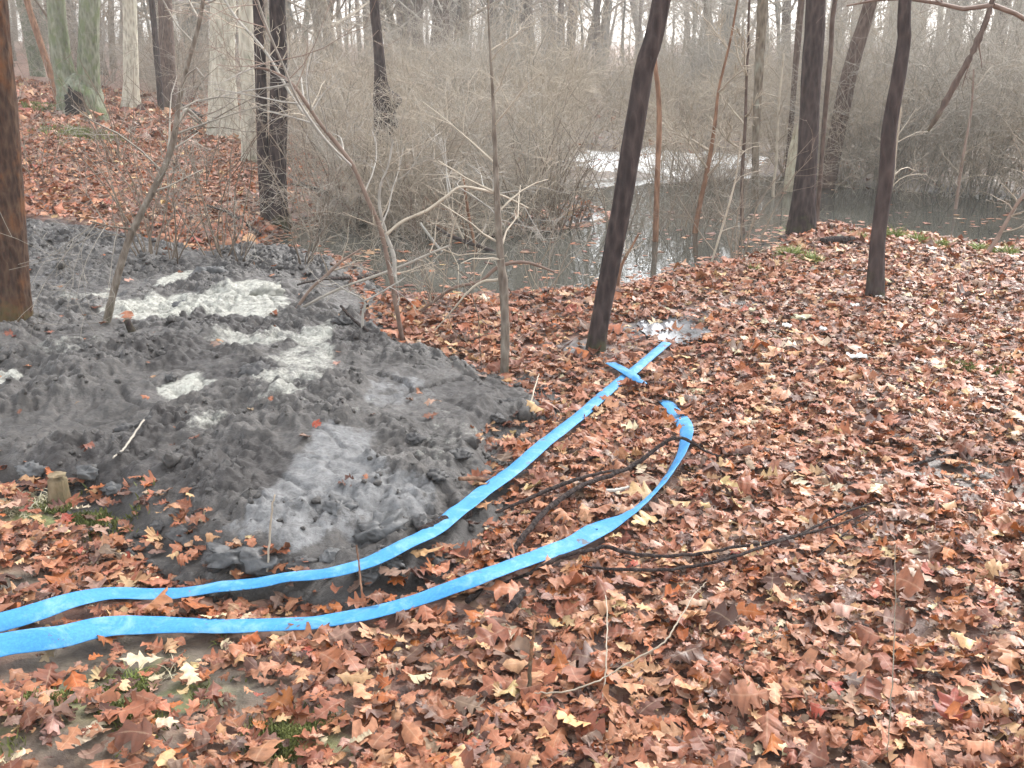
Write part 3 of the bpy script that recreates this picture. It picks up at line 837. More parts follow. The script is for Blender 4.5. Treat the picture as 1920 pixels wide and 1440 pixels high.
near_tree("tree", [(1396, 470, 9), (1391, 400, 7), (1392, 320, 7), (1397, 240, 6), (1400, 140, 5)], B_BROWN, "very thin brown sapling close beside the olive tree", "sapling", seed=22, extra=1.2, limbs=6, h0=1.0, tw=TW_TAN)
near_tree("tree", [(1473, 300, 10), (1486, 200, 10), (1494, 100, 12), (1503, 0, 12)], B_BROWN, "thin dark stem rising behind the broken pale snag", "tree", seed=23, limbs=8, base=ray_at(1470, 395, hit(1470, 405)[1] + 0.6))
near_tree("tree", [(1530, 425, 10), (1538, 330, 8), (1548, 200, 9), (1558, 90, 9), (1566, 0, 9)], B_BROWN, "thin brown stem hugging the right side of the stoutest dark trunk", "tree", seed=24, limbs=8)

# two-stemmed dark tree on the left bank
b2 = hit(515, 422)
root = empty("tree", b2, "twin-stemmed dark tree on the leafy bank left of the pond", "tree")
for keys, sd_ in (([(503, 424, 26), (495, 330, 22), (490, 200, 21), (487, 80, 21), (484, 0, 21)], 31), ([(526, 422, 34), (520, 330, 33), (522, 200, 32), (523, 80, 30), (520, 0, 30)], 32)):
    pts, rad = px_trunk(keys, 8.0, base=ray_at(keys[0][0], keys[0][1], b2[1]))
    me, P, R = trunk_mesh("trunk", pts, rad, 16, 0.45, sd_, origin=b2)
    link("trunk", me, B_DARK, root)
    link("crown", crown_mesh("crown", P, R, 3.5, 10, b2), TW_GREY, root)

near_tree("tree", [(716, 322, 44), (718, 260, 36), (716, 200, 32), (713, 130, 22), (707, 60, 18), (702, 0, 18)], B_DARK, "dark burled tree with a knob on its side, in the thicket left of centre", seed=35, bump=[(1.05, 0.0, 0.16, 0.10), (0.75, 0.2, 0.08, 0.2)], flare=0.4)
near_tree("tree", [(425, 262, 62), (420, 225, 54), (417, 150, 48), (417, 70, 46), (418, 0, 46)], B_PALE, "big pale smooth-barked tree with a flared mossy foot on the left bank", seed=37, flare=0.5, extra=12, h0=6, tw=TW_GREY)
near_tree("tree", [(470, 305, 30), (466, 240, 27), (464, 150, 27), (462, 0, 27)], B_PALE, "pale trunk squeezed between the big pale tree and the twin dark stems", seed=38, extra=10, h0=5)
near_tree("tree", [(246, 208, 34), (246, 160, 28), (245, 80, 26), (243, 0, 25)], B_PALE, "pale grey trunk right of the hollow tree", seed=39, extra=10, h0=5)
near_tree("tree", [(316, 205, 34), (315, 140, 29), (312, 70, 27), (309, 0, 26)], B_BROWN, "brown trunk between the pale grey trunk and the big pale tree", seed=40, extra=10, h0=5)
near_tree("tree", [(303, 212, 12), (297, 140, 11), (290, 60, 11), (284, 0, 11)], B_DARK, "thin dark stem hugging the left of the brown trunk", seed=41, extra=6, h0=4, limbs=8)
near_tree("tree", [(112, 200, 12), (95, 140, 12), (72, 70, 12), (50, 0, 11)], B_ORANGE, "thin reddish trunk leaning left across the hollow tree", seed=42, extra=5, h0=4, limbs=8, lean_keep=0.9)

# hollow old tree: flared base, a near-black lump for the opening's shade, two trunks
bh = hit(155, 222)
root = empty("hollow_tree", bh, "old hollow tree with a dark opening in its mossy base", "tree")
for keys, sd_ in (([(135, 222, 40), (128, 170, 40), (112, 90, 36), (104, 0, 34)], 51), ([(172, 224, 42), (166, 170, 42), (166, 90, 38), (168, 0, 36)], 52)):
    pts, rad = px_trunk(keys, 11, base=ray_at(keys[0][0], keys[0][1], bh[1]))
    me, P, R = trunk_mesh("trunk", pts, rad, 18, 0.5, sd_, 0.08, origin=bh)
    link("trunk", me, B_GREEN, root)
    link("crown", crown_mesh("crown", P, R, 6, 10, bh), TW_GREY, root)
bw = px2m(52, bh)
ptsb = np.array([bh + (0, 0, -.15), bh, bh + (0, 0, bw * 0.5), bh + (0, 0, bw * 1.0), bh + (0, 0, bw * 1.45)])
me, _, _ = trunk_mesh("trunk_base", ptsb, np.array([bw * .82, bw * .82, bw * .74, bw * .7, bw * .35]), 22, 0.3, 55, 0.12, origin=bh)
link("trunk_base", me, B_GREEN, root)
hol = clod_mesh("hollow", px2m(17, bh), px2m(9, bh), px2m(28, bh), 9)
ho = link("hollow", hol, flatmat("hollow_shade", (0.003, 0.002, 0.002), (0.012, 0.007, 0.005), 30, 1.0), root)  # near-black colour stands in for the shade inside the opening
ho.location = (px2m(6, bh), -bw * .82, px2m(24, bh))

# broken pale snag beside the dark trunk
ps = hit(1474, 412)
root = empty("broken_snag", ps, "broken pale bare snag with a splintered top left of the stoutest trunk", "snag")
pts, rad = px_trunk([(1474, 414, 22), (1479, 350, 20), (1486, 290, 17), (1490, 262, 12)], 0, base=ps)
me, _, _ = trunk_mesh("trunk", pts, rad, 12, 0.15, 61, 0.14, origin=ps)
link("trunk", me, B_WOOD, root)
tb = Tubes()
for k in range(4):
    a = k * 1.6
    c = pts[-1] - ps + np.array([math.cos(a) * .025, math.sin(a) * .025, -.02])
    tb.add([c, c + [0.005, 0, .05 + .03 * k], c + [0.012, 0, .10 + .05 * k]], [.018, .011, .001], 5)
link("splinter", tb.mesh("splinter"), B_WOOD, root)

# broken branch hanging at right
pb = ray_at(1742, 244, 7.4)
root = empty("hanging_branch", pb, "broken brown branch hanging slantwise in the thicket at upper right", "branch")
tb = Tubes()
ks = [(1740, 246, 9), (1765, 205, 12), (1795, 150, 13), (1820, 105, 12), (1836, 70, 13), (1852, 30, 10), (1870, -40, 9), (1890, -150, 8), (1930, -500, 8)]
P = catmull(np.array([ray_at(u, v, 7.4) for u, v, _ in ks]), 40); Rr = catmull(np.array([[px2m(w, ray_at(u, v, 7.4)) / 2] for u, v, w in ks]), 40)[:, 0]
Rr[0] *= 0.5
tb.add(P - pb, Rr * (1 + 0.12 * RNG.normal(size=40)), 8)
link("limb", tb.mesh("limb"), B_BROWN, root)
tb = Tubes()
for (u, v) in ((1836, 70), (1822, 104), (1852, 30)):
    grow(tb, ray_at(u, v, 7.4) - pb, (RNG.uniform(-.4, .4), 0, -0.9), 0.22, 0.007, 1, 4, 4, 0.1, 0.5, (3,))
for s_ in (1, -1):
    grow(tb, ray_at(1862, 10, 7.4) - pb, (s_ * 0.9, 0.1, -0.05), 1.0, 0.02, 2, 5, 6, 0.1, 0.25, (5, 4))
link("twig", tb.mesh("twig"), TW_RED, root)

# ------------------------------------------------------------------ saplings with drawn stems
def drawn_sapling(name, stems, label, cat, mats, twigs=10, tl=0.35, tr=0.003, dyr=0.0):
    b = hit(stems[0][0][0], stems[0][0][1])
    root = empty(name, b, label, cat)
    for si, keys in enumerate(stems):
        pts = np.array([ray_at(u, v, b[1] + (d if len(rest) else 0.0)) for u, v, w, *rest in keys for d in [rest[0] if rest else 0.0]])
        rad = np.array([px2m(k[2], p) / 2 for k, p in zip(keys, pts)])
        if si == 0: pts[0][2] -= 0.04
        n = max(14, len(keys) * 5)
        C = catmull(np.column_stack([pts, rad]), n)
        tb = Tubes()
        R = np.maximum(C[:, 3], 0.0012) * (1 + 0.06 * RNG.normal(size=n))
        tb.add(C[:, :3] - b, R, 9)
        link("stem", tb.mesh("stem"), mats[si % len(mats)], root)
        tb = Tubes()
        for k in range(twigs if si == 0 else max(2, int(twigs * 0.6))):
            i = int(RNG.uniform(0.3, 0.99) * (n - 1))
            td = unit(C[min(i + 1, n - 1), :3] - C[i - 1, :3]); sdv = unit(np.cross(td, rvec()))
            grow(tb, C[i, :3] - b, td * 0.5 + sdv + np.array([0, 0, .15]), tl * RNG.uniform(.5, 1.4), max(min(R[i] * .5, 0.006), tr * .7), 2, 4, 5, 0.06, 0.3, (3, 2), 0.0012)
        link("twig", tb.mesh("twig"), mats[(si + 1) % len(mats)] if len(mats) > 1 else TW_GREY, root)
    return root

drawn_sapling("sapling", [[(945, 706, 18), (947, 620, 17), (944, 540, 17), (938, 480, 15), (932, 380, 12), (928, 280, 9), (924, 180, 6), (917, 60, 4), (912, -80, 2)],
    [(944, 520, 7), (930, 525, 6), (905, 528, 5), (880, 545, 4), (850, 580, 3), (815, 620, 2)]],
    "slim lichen-spotted sapling standing upright at the mud heap's far right rim", "sapling", [B_SAP, TW_TAN], 10, 0.45)
drawn_sapling("sapling", [[(757, 642, 9), (745, 585, 9), (735, 530, 9), (725, 480, 9), (712, 425, 9), (690, 375, 8), (662, 312, 8), (630, 268, 8), (600, 232, 7), (575, 195, 7), (545, 155, 6), (505, 132, 5), (470, 126, 4)],
    [(740, 520, 8, .05), (738, 480, 8, .08), (724, 440, 7, .1), (712, 390, 6, .1), (713, 350, 5, .1), (728, 310, 4, .1), (737, 262, 3, .1)],
    [(724, 440, 6, .02), (755, 415, 6, .05), (800, 395, 6, .1), (835, 370, 6, .1), (862, 351, 5, .15), (900, 355, 5, .2), (945, 368, 4, .3), (990, 390, 3, .4)],
    [(660, 312, 5, 0), (610, 262, 5, -.2), (560, 190, 5, -.4), (530, 120, 4, -.6), (500, 50, 4, -.8), (470, -40, 3, -1.0)]],
    "red-barked arching sapling with pale side stems at the heap's far rim", "sapling", [TW_RED, TW_PALE, TW_TAN, TW_PALE], 14, 0.4)
drawn_sapling("sapling", [[(194, 610, 15), (215, 540, 14), (238, 460, 14), (262, 405, 13), (288, 355, 12), (312, 305, 12), (328, 250, 11), (336, 190, 10), (352, 120, 9), (372, 50, 8), (388, -40, 7), (420, -200, 5)],
    [(330, 240, 6, 0), (350, 205, 5, .1), (385, 240, 4, .2), (330, 195, 3, .1)],
    [(250, 430, 5, 0), (210, 425, 4, -.1), (170, 415, 3, -.2)]],
    "grey-brown sapling leaning right out of the mud near the left trunk", "sapling", [B_SAP, TW_GREY], 14, 0.45)
drawn_sapling("sapling", [[(678, 630, 5), (680, 590, 5), (683, 565, 4), (650, 545, 3), (620, 525, 2)], [(683, 565, 4), (720, 545, 3), (760, 520, 2)]],
    "tiny pale forked seedling on the heap's far rim", "seedling", [TW_PALE, TW_PALE], 4, 0.2)
drawn_sapling("sapling", [[(1840, 480, 8), (1865, 455, 8), (1885, 420, 7), (1905, 385, 6), (1935, 340, 5), (1960, 260, 4)]], "thin brown sapling bending right at the grassy shore by the right frame edge", "sapling", [TW_RED, TW_TAN], 8, 0.4)
drawn_sapling("sapling", [[(1775, 452, 6), (1790, 400, 6), (1800, 330, 6), (1812, 260, 5), (1822, 200, 4), (1826, 130, 3)]], "thin upright sapling on the grassy shore under the hanging branch", "sapling", [TW_RED, TW_TAN], 9, 0.5)
drawn_sapling("sapling", [[(1630, 440, 5), (1650, 400, 5), (1672, 350, 5), (1680, 280, 4), (1690, 200, 3)]], "thin tan stem just left of the crooked dark tree", "sapling", [TW_TAN, TW_TAN], 7, 0.4)
drawn_sapling("sapling", [[(1500, 425, 6), (1452, 380, 6), (1456, 300, 5), (1460, 200, 4), (1470, 100, 3)]][:1], "thin tan stem between the olive tree and the pale snag", "sapling", [TW_TAN, TW_TAN], 7, 0.4)
drawn_sapling("sapling", [[(1690, 430, 6), (1678, 410, 6), (1690, 395, 4), (1710, 375, 3)]], "orange twiggy stem at the shore just behind the crooked dark tree", "seedling", [B_ORANGE, TW_TAN], 5, 0.25)
drawn_sapling("sapling", [[(1155, 545, 6), (1165, 500, 6), (1180, 470, 5), (1197, 440, 4)]], "short orange sprout in the shallows between leaning tree and orange sapling", "seedling", [B_ORANGE, TW_TAN], 4, 0.2)
drawn_sapling("sapling", [[(905, 545, 8), (898, 500, 7), (888, 450, 6), (878, 400, 6), (868, 330, 4)], [(900, 505, 6, 0), (880, 470, 5, .1), (865, 440, 4, .2), (840, 385, 3, .3)]], "orange-brown stems rising from the shallows behind the upright sapling", "sapling", [B_ORANGE, TW_TAN], 10, 0.4)
drawn_sapling("sapling", [[(868, 545, 5), (850, 500, 5), (815, 455, 5), (788, 418, 4)]], "bent tan stick-like stem leaning left out of the pond", "seedling", [TW_PALE, TW_TAN], 5, 0.2)
drawn_sapling("sapling", [[(545, 582, 7), (580, 545, 6), (610, 518, 6), (640, 490, 5), (680, 465, 3)]], "brown broken stem slanting right from the pale sand ridge", "seedling", [TW_RED, TW_TAN], 5, 0.25)

# ------------------------------------------------------------------ shrubs: prototypes copied through the thicket
def shrub_proto(name, nst, hgt, spread, mat_stem, mat_twig, kids=(8, 5), r=0.010, upright=0.6, rmin=0.0016):
    st, tw = Tubes(), Tubes()
    for k in range(nst):
        az = RNG.uniform(0, 6.28); tilt = RNG.uniform(0.05, spread)
        d = np.array([math.cos(az) * math.sin(tilt), math.sin(az) * math.sin(tilt), math.cos(tilt)])
        L = hgt * RNG.uniform(0.65, 1.15)
        p0 = np.array([math.cos(az), math.sin(az), 0]) * RNG.uniform(0, 0.12) + np.array([0, 0, -0.05])
        npts = 8; pts = [p0]; dd = d.copy(); droop = RNG.uniform(0.02, 0.22) * (1 - upright)
        for i in range(npts - 1):
            dd = unit(dd + 0.12 * RNG.normal(size=3) + np.array([0, 0, -droop]) * (i / npts) * 2)
            pts.append(pts[-1] + dd * L / (npts - 1))
        pts = np.array(pts); rr = RNG.uniform(0.6, 1.2) * r
        rad = np.linspace(rr, max(rr * 0.25, rmin), npts)
        st.add(pts, rad, 5)
        for j in range(int(kids[0] * RNG.uniform(0.8, 1.3))):
            t = RNG.uniform(0.15, 0.99) * (npts - 1); i = min(int(t), npts - 2); f = t - i
            q_ = pts[i] * (1 - f) + pts[i + 1] * f
            td = unit(pts[i + 1] - pts[i]); sdv = unit(np.cross(td, rvec()))
            grow(tw, q_, td * 0.7 + sdv * RNG.uniform(0.5, 1.1), L * RNG.uniform(0.2, 0.45), max(rad[i] * 0.5, rmin * 1.2), 1, 3, 5, 0.05, 0.35, (kids[1],), rmin)
    return st.mesh("stem"), mat_stem, tw.mesh("twig"), mat_twig
SHRUB = [shrub_proto("a", 14, 2.0, 0.75, TW_TAN, TW_TAN, (10, 6), 0.010, 0.2, 0.0022),
         shrub_proto("b", 16, 1.7, 0.9, TW_GREY, TW_TAN, (10, 6), 0.009, 0.1, 0.0022),
         shrub_proto("c", 12, 2.4, 0.6, TW_GREY, TW_GREY, (11, 6), 0.012, 0.4, 0.0024),
         shrub_proto("d", 18, 1.4, 1.0, TW_RED, TW_TAN, (9, 6), 0.008, 0.0, 0.0020),
         shrub_proto("e", 10, 2.9, 0.5, TW_GREY, TW_GREY, (12, 6), 0.014, 0.6, 0.0026)]
SPROUT = [shrub_proto("s", 9, 1.3, 0.45, TW_POND, TW_POND, (5, 3), 0.007, 0.8, 0.0014),
          shrub_proto("t", 7, 1.0, 0.6, TW_POND, TW_GREY, (5, 3), 0.006, 0.7, 0.0014)]

def place_shrub(protos, k, x, y, z, s, rz, label, group, name="shrub", cat="shrub"):
    sm_, ms, tm, mt = protos[k]
    root = empty(name, (x, y, z), label, cat, group)
    root.scale = (s, s, s * RNG.uniform(0.85, 1.15)); root.rotation_euler = (0, 0, rz)
    link("stem", sm_, ms, root); link("twig", tm, mt, root)
    return root

# the thicket behind the pond
NEARS = [(660, 470), (770, 460), (700, 400), (930, 500), (1250, 382), (690, 440), (740, 480), (820, 500), (880, 450), (980, 450), (820, 360), (760, 420), (980, 400), (900, 385), (840, 400), (1040, 430), (790, 420), (1290, 372), (1330, 385), (850, 320), (930, 330), (1000, 340), (620, 380), (1350, 350)]
for (u, v) in NEARS:
    p = hit(u, v)
    place_shrub(SHRUB, random.choice([0, 1, 3, 2]), p[0], p[1], p[2], random.uniform(0.5, 0.85), random.uniform(0, 6.28),
                "bare twiggy shrub growing out of the pond water", "bare shrubs standing in the pond")
BAR_BACK = max(p[1] for p in SANDFLAT) + 0.4
for k in range(22):
    u, v = random.uniform(700, 1390), random.uniform(352, 500)
    if u > 1030 and v < 410: continue
    p = hit(u, v)
    place_shrub(SPROUT, k % 2, p[0], p[1], p[2], random.uniform(0.7, 1.2), random.uniform(0, 6.28), "thin upright bare stems standing in the pond water", "thin stems standing in the pond", "bush", "bush")
cnt = 0
tries = 0
placed = []
while cnt < 210 and tries < 9000:
    tries += 1
    y = RNG.uniform(11.8, 34) if cnt < 140 else RNG.uniform(24, 48)
    u = RNG.uniform(520, 2080)
    x = (u - 960) / F * y * CP * 1.04
    if u < 830 and y < 13.8: continue
    if float(sdf_poly(POND, np.array([x]), np.array([y]))[0]) > -0.1: continue
    if float(sdf_poly(SANDFLAT, np.array([x]), np.array([y]))[0]) > -0.5: continue
    if 1020 < u < 1470 and y < BAR_BACK: continue
    if any((x - a) ** 2 + (y - b) ** 2 < 0.45 * (1 + y * 0.03) for a, b in placed): continue
    placed.append((x, y)); cnt += 1
    z = S1(x, y)
    right = u > 1450
    fs = 1.0 - 0.28 * float(sstep(16, 34, y))
    place_shrub(SHRUB, int(RNG.integers(0, 5)), x, y, z, fs * RNG.uniform(0.75, 1.15), RNG.uniform(0, 6.28),
                "bare grey shrub tangled in the thicket at the right, beyond the pond's far shore" if right else "bare tan shrub tangled in the dense thicket behind the pond",
                "shrubs of the right thicket" if right else "shrubs of the thicket behind the pond")
for k in range(17):
    u = 1560 + k * 30 + random.uniform(-9, 9); p = hit(u, 372 + random.uniform(-12, 8))
    place_shrub(SHRUB, random.choice([0, 1, 2, 4]), p[0], p[1], p[2], random.uniform(0.6, 0.9), random.uniform(0, 6.28),
                "bare grey shrub at the far waterline of the right-hand pond arm", "shrubs along the right pond arm")
for (u, v) in [(1110, 270), (1180, 275), (1250, 280), (1330, 278), (1400, 280), (1450, 285), (1500, 300), (1480, 330), (1530, 340), (1020, 285), (960, 280), (900, 275), (840, 270), (780, 280)]:
    p = hit(u, v)
    place_shrub(SHRUB, random.choice([0, 1, 3]), p[0], p[1], p[2], random.uniform(0.7, 1.0), random.uniform(0, 6.28),
                "bare shrub at the back edge of the white silt bar", "shrubs behind the white silt bar")
# sprouts along the mud's back edge and on the bank
SPR = [(275, 480, 1.0, 0, "clump of thin upright shoots at the mud's back edge right of the leaning sapling"), (312, 492, 0.9, 1, "clump of thin shoots in the dark mud just left of the grey slab"), (415, 478, 1.0, 0, "clump of thin shoots at the mud's back edge behind the grey slab"),
       (440, 500, 0.7, 1, "low clump of shoots just right of the grey slab"), (560, 500, 0.9, 1, "low clump of thin shoots in dark mud at the pond's left corner"), (590, 470, 1.1, 0, "taller clump of shoots at the pond's left corner"),
       (655, 455, 1.2, 0, "bushy clump of shoots at the pond's left end, behind the red-barked sapling"), (610, 420, 1.0, 1, "clump of shoots on the leafy shore right of the twin-stemmed tree"), (215, 300, 1.3, 0, "thin bush on the leafy bank below the pale grey trunk"), (75, 330, 1.2, 1, "thin bush on the bank next to the left trunk"),
       (380, 350, 1.2, 0, "thin bush on the bank below the big pale tree"), (300, 400, 1.1, 1, "thin bush on the bank behind the leaning sapling"), (570, 330, 1.4, 0, "bush on the bank just behind the twin-stemmed tree"), (640, 320, 1.4, 1, "bush on the bank between the twin-stemmed and burled trees"),
       (700, 500, 0.9, 0, "spindly bush in the pond edge behind the red-barked sapling"), (730, 560, 0.7, 1, "spindly low bush at the muddy shore beside the red-barked sapling"), (830, 570, 0.7, 1, "spindly low bush at the near shore left of the upright sapling"), (1010, 560, 0.6, 1, "spindly low bush at the near shore left of the leaning tree")]
for (u, v, s, k, lab) in SPR:
    p = hit(u, v)
    place_shrub(SPROUT, k, p[0], p[1], top_z(p[0], p[1]), s, random.uniform(0, 6.28), lab, None, "bush", "bush")

# ------------------------------------------------------------------ far woods
def far_proto(hgt, r, seed, limbs, bend):
    n = 8
    pts = [np.array([0, 0, -0.3])]
    d = np.array([RNG.normal() * bend, RNG.normal() * bend, 1.0])
    for i in range(n):
        d = unit(d + np.array([RNG.normal() * bend, RNG.normal() * bend, 0.08])); pts.append(pts[-1] + d * hgt / n)
    rad = r * (1 - 0.8 * (np.arange(n + 1) / n) ** 1.1)
    me, P, R = trunk_mesh("trunk", np.array(pts), rad, 9, 0.4, seed, 0.05, step=0.3)
    return me, crown_mesh("crown", P, R, hgt * 0.13, limbs + 6, np.zeros(3), hgt * 0.2, (5, 4))
FARP = [(far_proto(17, 0.20, 101, 18, 0.05), B_GREY, TW_GREY), (far_proto(20, 0.26, 102, 18, 0.03), B_PALE, TW_GREY), (far_proto(13, 0.11, 103, 14, 0.08), B_BROWN, TW_GREY),
        (far_proto(15, 0.15, 104, 16, 0.06), B_OLIVE, TW_TAN), (far_proto(18, 0.19, 105, 18, 0.04), B_BROWN, TW_GREY), (far_proto(9, 0.06, 106, 18, 0.10), B_GREY, TW_TAN),
        (far_proto(17, 0.22, 107, 18, 0.04), B_GREEN, TW_GREY)]
FARMESH = []
for (tm, cm), mb, mt in FARP:
    FARMESH.append((tm, mb, cm, mt))
far_pos = []
def far_tree(x, y, k, s, label, group):
    tm, mb, cm, mt = FARMESH[k]
    root = empty("tree", (x, y, S1(x, y)), label, "tree", group)
    w = s * RNG.uniform(0.8, 1.3)
    root.scale = (w, w, s); root.rotation_euler = (RNG.normal() * 0.03, RNG.normal() * 0.03, RNG.uniform(0, 6.28))
    link("trunk", tm, mb, root); link("crown", cm, mt, root)
ZONES = [ # count, u range, y range, protos, label, group, min gap
    (150, (-250, 660), (25, 85), (0, 6, 3, 6, 5, 3, 5), "slender greenish-grey tree in the woods behind the left bank", "trees in the woods behind the left bank"),
    (125, (600, 1330), (34, 120), (0, 2, 4, 3, 5, 4), "slender trunk in the far woods beyond the middle of the thicket", "far trees beyond the thicket"),
    (105, (1280, 2150), (26, 115), (0, 2, 4, 3, 5, 1), "slender trunk against the bright sky in the far woods at right", "far trees at the right"),
]
for (n, ur, yr, ks, lab, grp) in ZONES:
    c = t = 0
    while c < n and t < 4000:
        t += 1
        y = yr[0] + (yr[1] - yr[0]) * RNG.uniform() ** 0.8; u = RNG.uniform(*ur); x = (u - 960) / F * y * CP * 1.02
        if any((x - a) ** 2 + (y - b) ** 2 < 1.2 for a, b in far_pos): continue
        if float(sdf_poly(POND, np.array([x]), np.array([y]))[0]) > -0.3: continue
        far_pos.append((x, y)); c += 1
        far_tree(x, y, ks[int(RNG.integers(0, len(ks)))], RNG.uniform(0.8, 1.2), lab, grp)
# undergrowth among the trees of the left woods
for c in range(40):
    y = RNG.uniform(25, 50); u = RNG.uniform(-200, 640); x = (u - 960) / F * y * CP * 1.02
    place_shrub(SHRUB, int(RNG.integers(0, 5)), x, y, S1(x, y), RNG.uniform(0.9, 1.4), RNG.uniform(0, 6.28), "bare shrub in the undergrowth of the woods behind the left bank", "undergrowth shrubs behind the left bank")

# ------------------------------------------------------------------ fallen branches and sticks
def stick(name, keys, mat, label, cat="branch", lift=0.02, sub=None, k=8):
    pts = np.array([hit(u, v) for u, v, *_ in keys])
    rad = np.array([px2m(kk[2], p) / 2 for kk, p in zip(keys, pts)])
    lf = np.array([kk[3] if len(kk) > 3 else lift for kk in keys])
    for i, p in enumerate(pts): p[2] = top_z(p[0], p[1]) + lf[i] + rad[i]
    o = pts[0].copy(); n = len(keys) * 7
    C = catmull(np.column_stack([pts, rad]), n)
    C[:, 2] = np.convolve(np.pad(C[:, 2], 4, mode='edge'), np.ones(9) / 9, 'valid')
    C[:, :3] += 0.0012 * RNG.normal(size=(n, 3))
    P = np.vstack([C[0, :3], C[:, :3], C[-1, :3] + (C[-1, :3] - C[-2, :3]) * 0.1]); R = np.concatenate([[0.0005], np.maximum(C[:, 3] * (1 + 0.07 * RNG.normal(size=n)), 0.001), [0.0005]])
    tb = Tubes(); tb.add(P - o, R, k)
    if sub is None:
        ob = link(name, tb.mesh(name), mat); ob.location = o
        return tag(ob, label, cat)
    root = empty(name, o, label, cat)
    link("limb", tb.mesh("limb"), mat, root)
    for ks in sub:
        q_ = np.array([hit(u, v) for u, v, *_ in ks]); r_ = np.array([px2m(kk[2], p) / 2 for kk, p in zip(ks, q_)])
        for i, p in enumerate(q_): p[2] = top_z(p[0], p[1]) + (ks[i][3] if len(ks[i]) > 3 else lift) + r_[i]
        n2 = len(ks) * 6; C2 = catmull(np.column_stack([q_, r_]), n2); C2[:, :3] += 0.001 * RNG.normal(size=(n2, 3))
        tb = Tubes(); tb.add(C2[:, :3] - o, np.maximum(C2[:, 3], 0.001), 6)
        link("side_branch", tb.mesh("side_branch"), mat, root)
    return root
B_STICK = bark("stick_wet", (0.008, 0.006, 0.006), (0.024, 0.017, 0.016), (0.06, 0.044, 0.038), None, 0.5, 120, False)
stick("fallen_branch", [(876, 1136, 12.6, .01), (905, 1102, 11.9, -.02), (940, 1065, 11.2, -.01), (985, 1025, 11.2, .04), (1030, 985, 10.5, .06), (1085, 945, 9.8, .06), (1140, 920, 8.4, .05), (1200, 902, 7.7, .07), (1260, 888, 6.3, .16), (1310, 880, 4.9, .08), (1350, 880, 3.5, .05)], B_STICK,
      "long dark fallen branch passing under the lower hose and over its loop", sub=[[(930, 978, 6, .03), (985, 965, 8, .05), (1030, 950, 9, .06), (1080, 930, 8, .06), (1125, 912, 6, .05), (1165, 900, 4, .04)]])
stick("fallen_branch", [(925, 1093, 5.2, -.02), (990, 1090, 7.2, .02), (1050, 1078, 8.5, .06), (1110, 1066, 7.8, .06), (1135, 1060, 7.8, .06), (1200, 1070, 7.2, .05), (1290, 1070, 6.5, .05), (1370, 1055, 5.9, .05), (1440, 1045, 5.9, .05), (1500, 1028, 5.2, .05), (1570, 992, 4.5, .05), (1640, 962, 3.2, .04)], B_STICK,
      "long dark fallen branch starting at the lower hose and forking away right", sub=[[(1090, 1080, 4, .03), (1160, 1092, 7, .04), (1250, 1092, 7, .04), (1340, 1078, 7, .04), (1420, 1056, 6, .05), (1500, 1030, 5, .05), (1560, 1008, 4, .04), (1620, 980, 3, .03)]])
stick("fallen_stick", [(952, 1165, 16, .02), (968, 1150, 17, .03), (980, 1132, 14, .03)], B_STICK, "short dark stub of wood below the long branch's butt", "stick")
stick("fallen_stick", [(1000, 1338, 2.5, .06), (1060, 1335, 3.0, .06), (1120, 1315, 3.0, .06), (1180, 1285, 3.0, .07), (1240, 1255, 3.5, .08), (1270, 1215, 3.0, .09), (1300, 1170, 2.5, .1), (1320, 1150, 2.0, .1)], TW_TAN, "thin tan twig curving over the leaves in the right foreground", "stick")
stick("fallen_stick", [(1130, 1325, 3.0, .0), (1136, 1270, 2.5, .10), (1134, 1190, 2.0, .13)], TW_TAN, "tan dry stalk standing in the leaves of the right foreground", "stalk")
stick("fallen_stick", [(1000, 740, 4), (1040, 728, 5), (1095, 712, 4)], B_STICK, "short dark twig on the leaves left of the hose crossing", "stick")
stick("fallen_stick", [(985, 790, 2.4, .0), (1000, 765, 3.0, .07), (1048, 762, 2.4, .1)][:2] + [(1010, 745, 1.8, .12)], TW_TAN, "tan twig poking up beside the hose near the heap's right tip", "stick")
stick("fallen_stick", [(1060, 905, 5), (1120, 932, 7), (1165, 930, 8), (1195, 922, 6)], TW_PALE, "short pale split stick lying beside the hose loop", "stick")
stick("fallen_stick", [(1640, 910, 5), (1720, 880, 6), (1790, 862, 5), (1850, 855, 4)], B_STICK, "dark twig on the wet patch near the right frame edge", "stick")
stick("fallen_stick", [(1480, 425, 5), (1440, 460, 6), (1400, 470, 5), (1360, 470, 4)], B_STICK, "dark stick running from the leafy point into the water", "stick", .03)
stick("fallen_stick", [(1345, 466, 8), (1380, 480, 8), (1430, 490, 5)], B_STICK, "dark forked driftwood at the shore below the olive tree", "stick", .03)
stick("fallen_log", [(1540, 462, 14), (1570, 460, 16), (1600, 458, 12)], B_STICK, "short dark rotten log on the leaves behind the grass tufts", "log", .01)
stick("fallen_branch", [(545, 345, 5), (590, 372, 6), (640, 392, 6), (690, 420, 5)], B_STICK, "dark stick lying on the leafy shore right of the twin-stemmed tree", "branch", .08)
stick("fallen_stick", [(390, 395, 5), (440, 415, 6), (490, 452, 5)], B_STICK, "dark stick on the leafy bank in front of the twin-stemmed tree", "stick", .04)
stick("fallen_branch", [(335, 200, 5), (358, 214, 6), (382, 228, 5)], B_STICK, "small dark stick below the brown trunk on the bank", "stick", .06)
stick("fallen_branch", [(560, 555, 4), (660, 535, 7), (760, 530, 8), (850, 540, 9), (930, 560, 9), (1000, 562, 6)], B_STICK, "dark branch lying along the near shore behind the upright sapling", "branch", .06)
stick("fallen_stick", [(215, 885, 3.6), (240, 855, 4.2), (272, 815, 3.6)], TW_GREY, "grey stick lying on the mud in the heap's left half", "stick", .03)
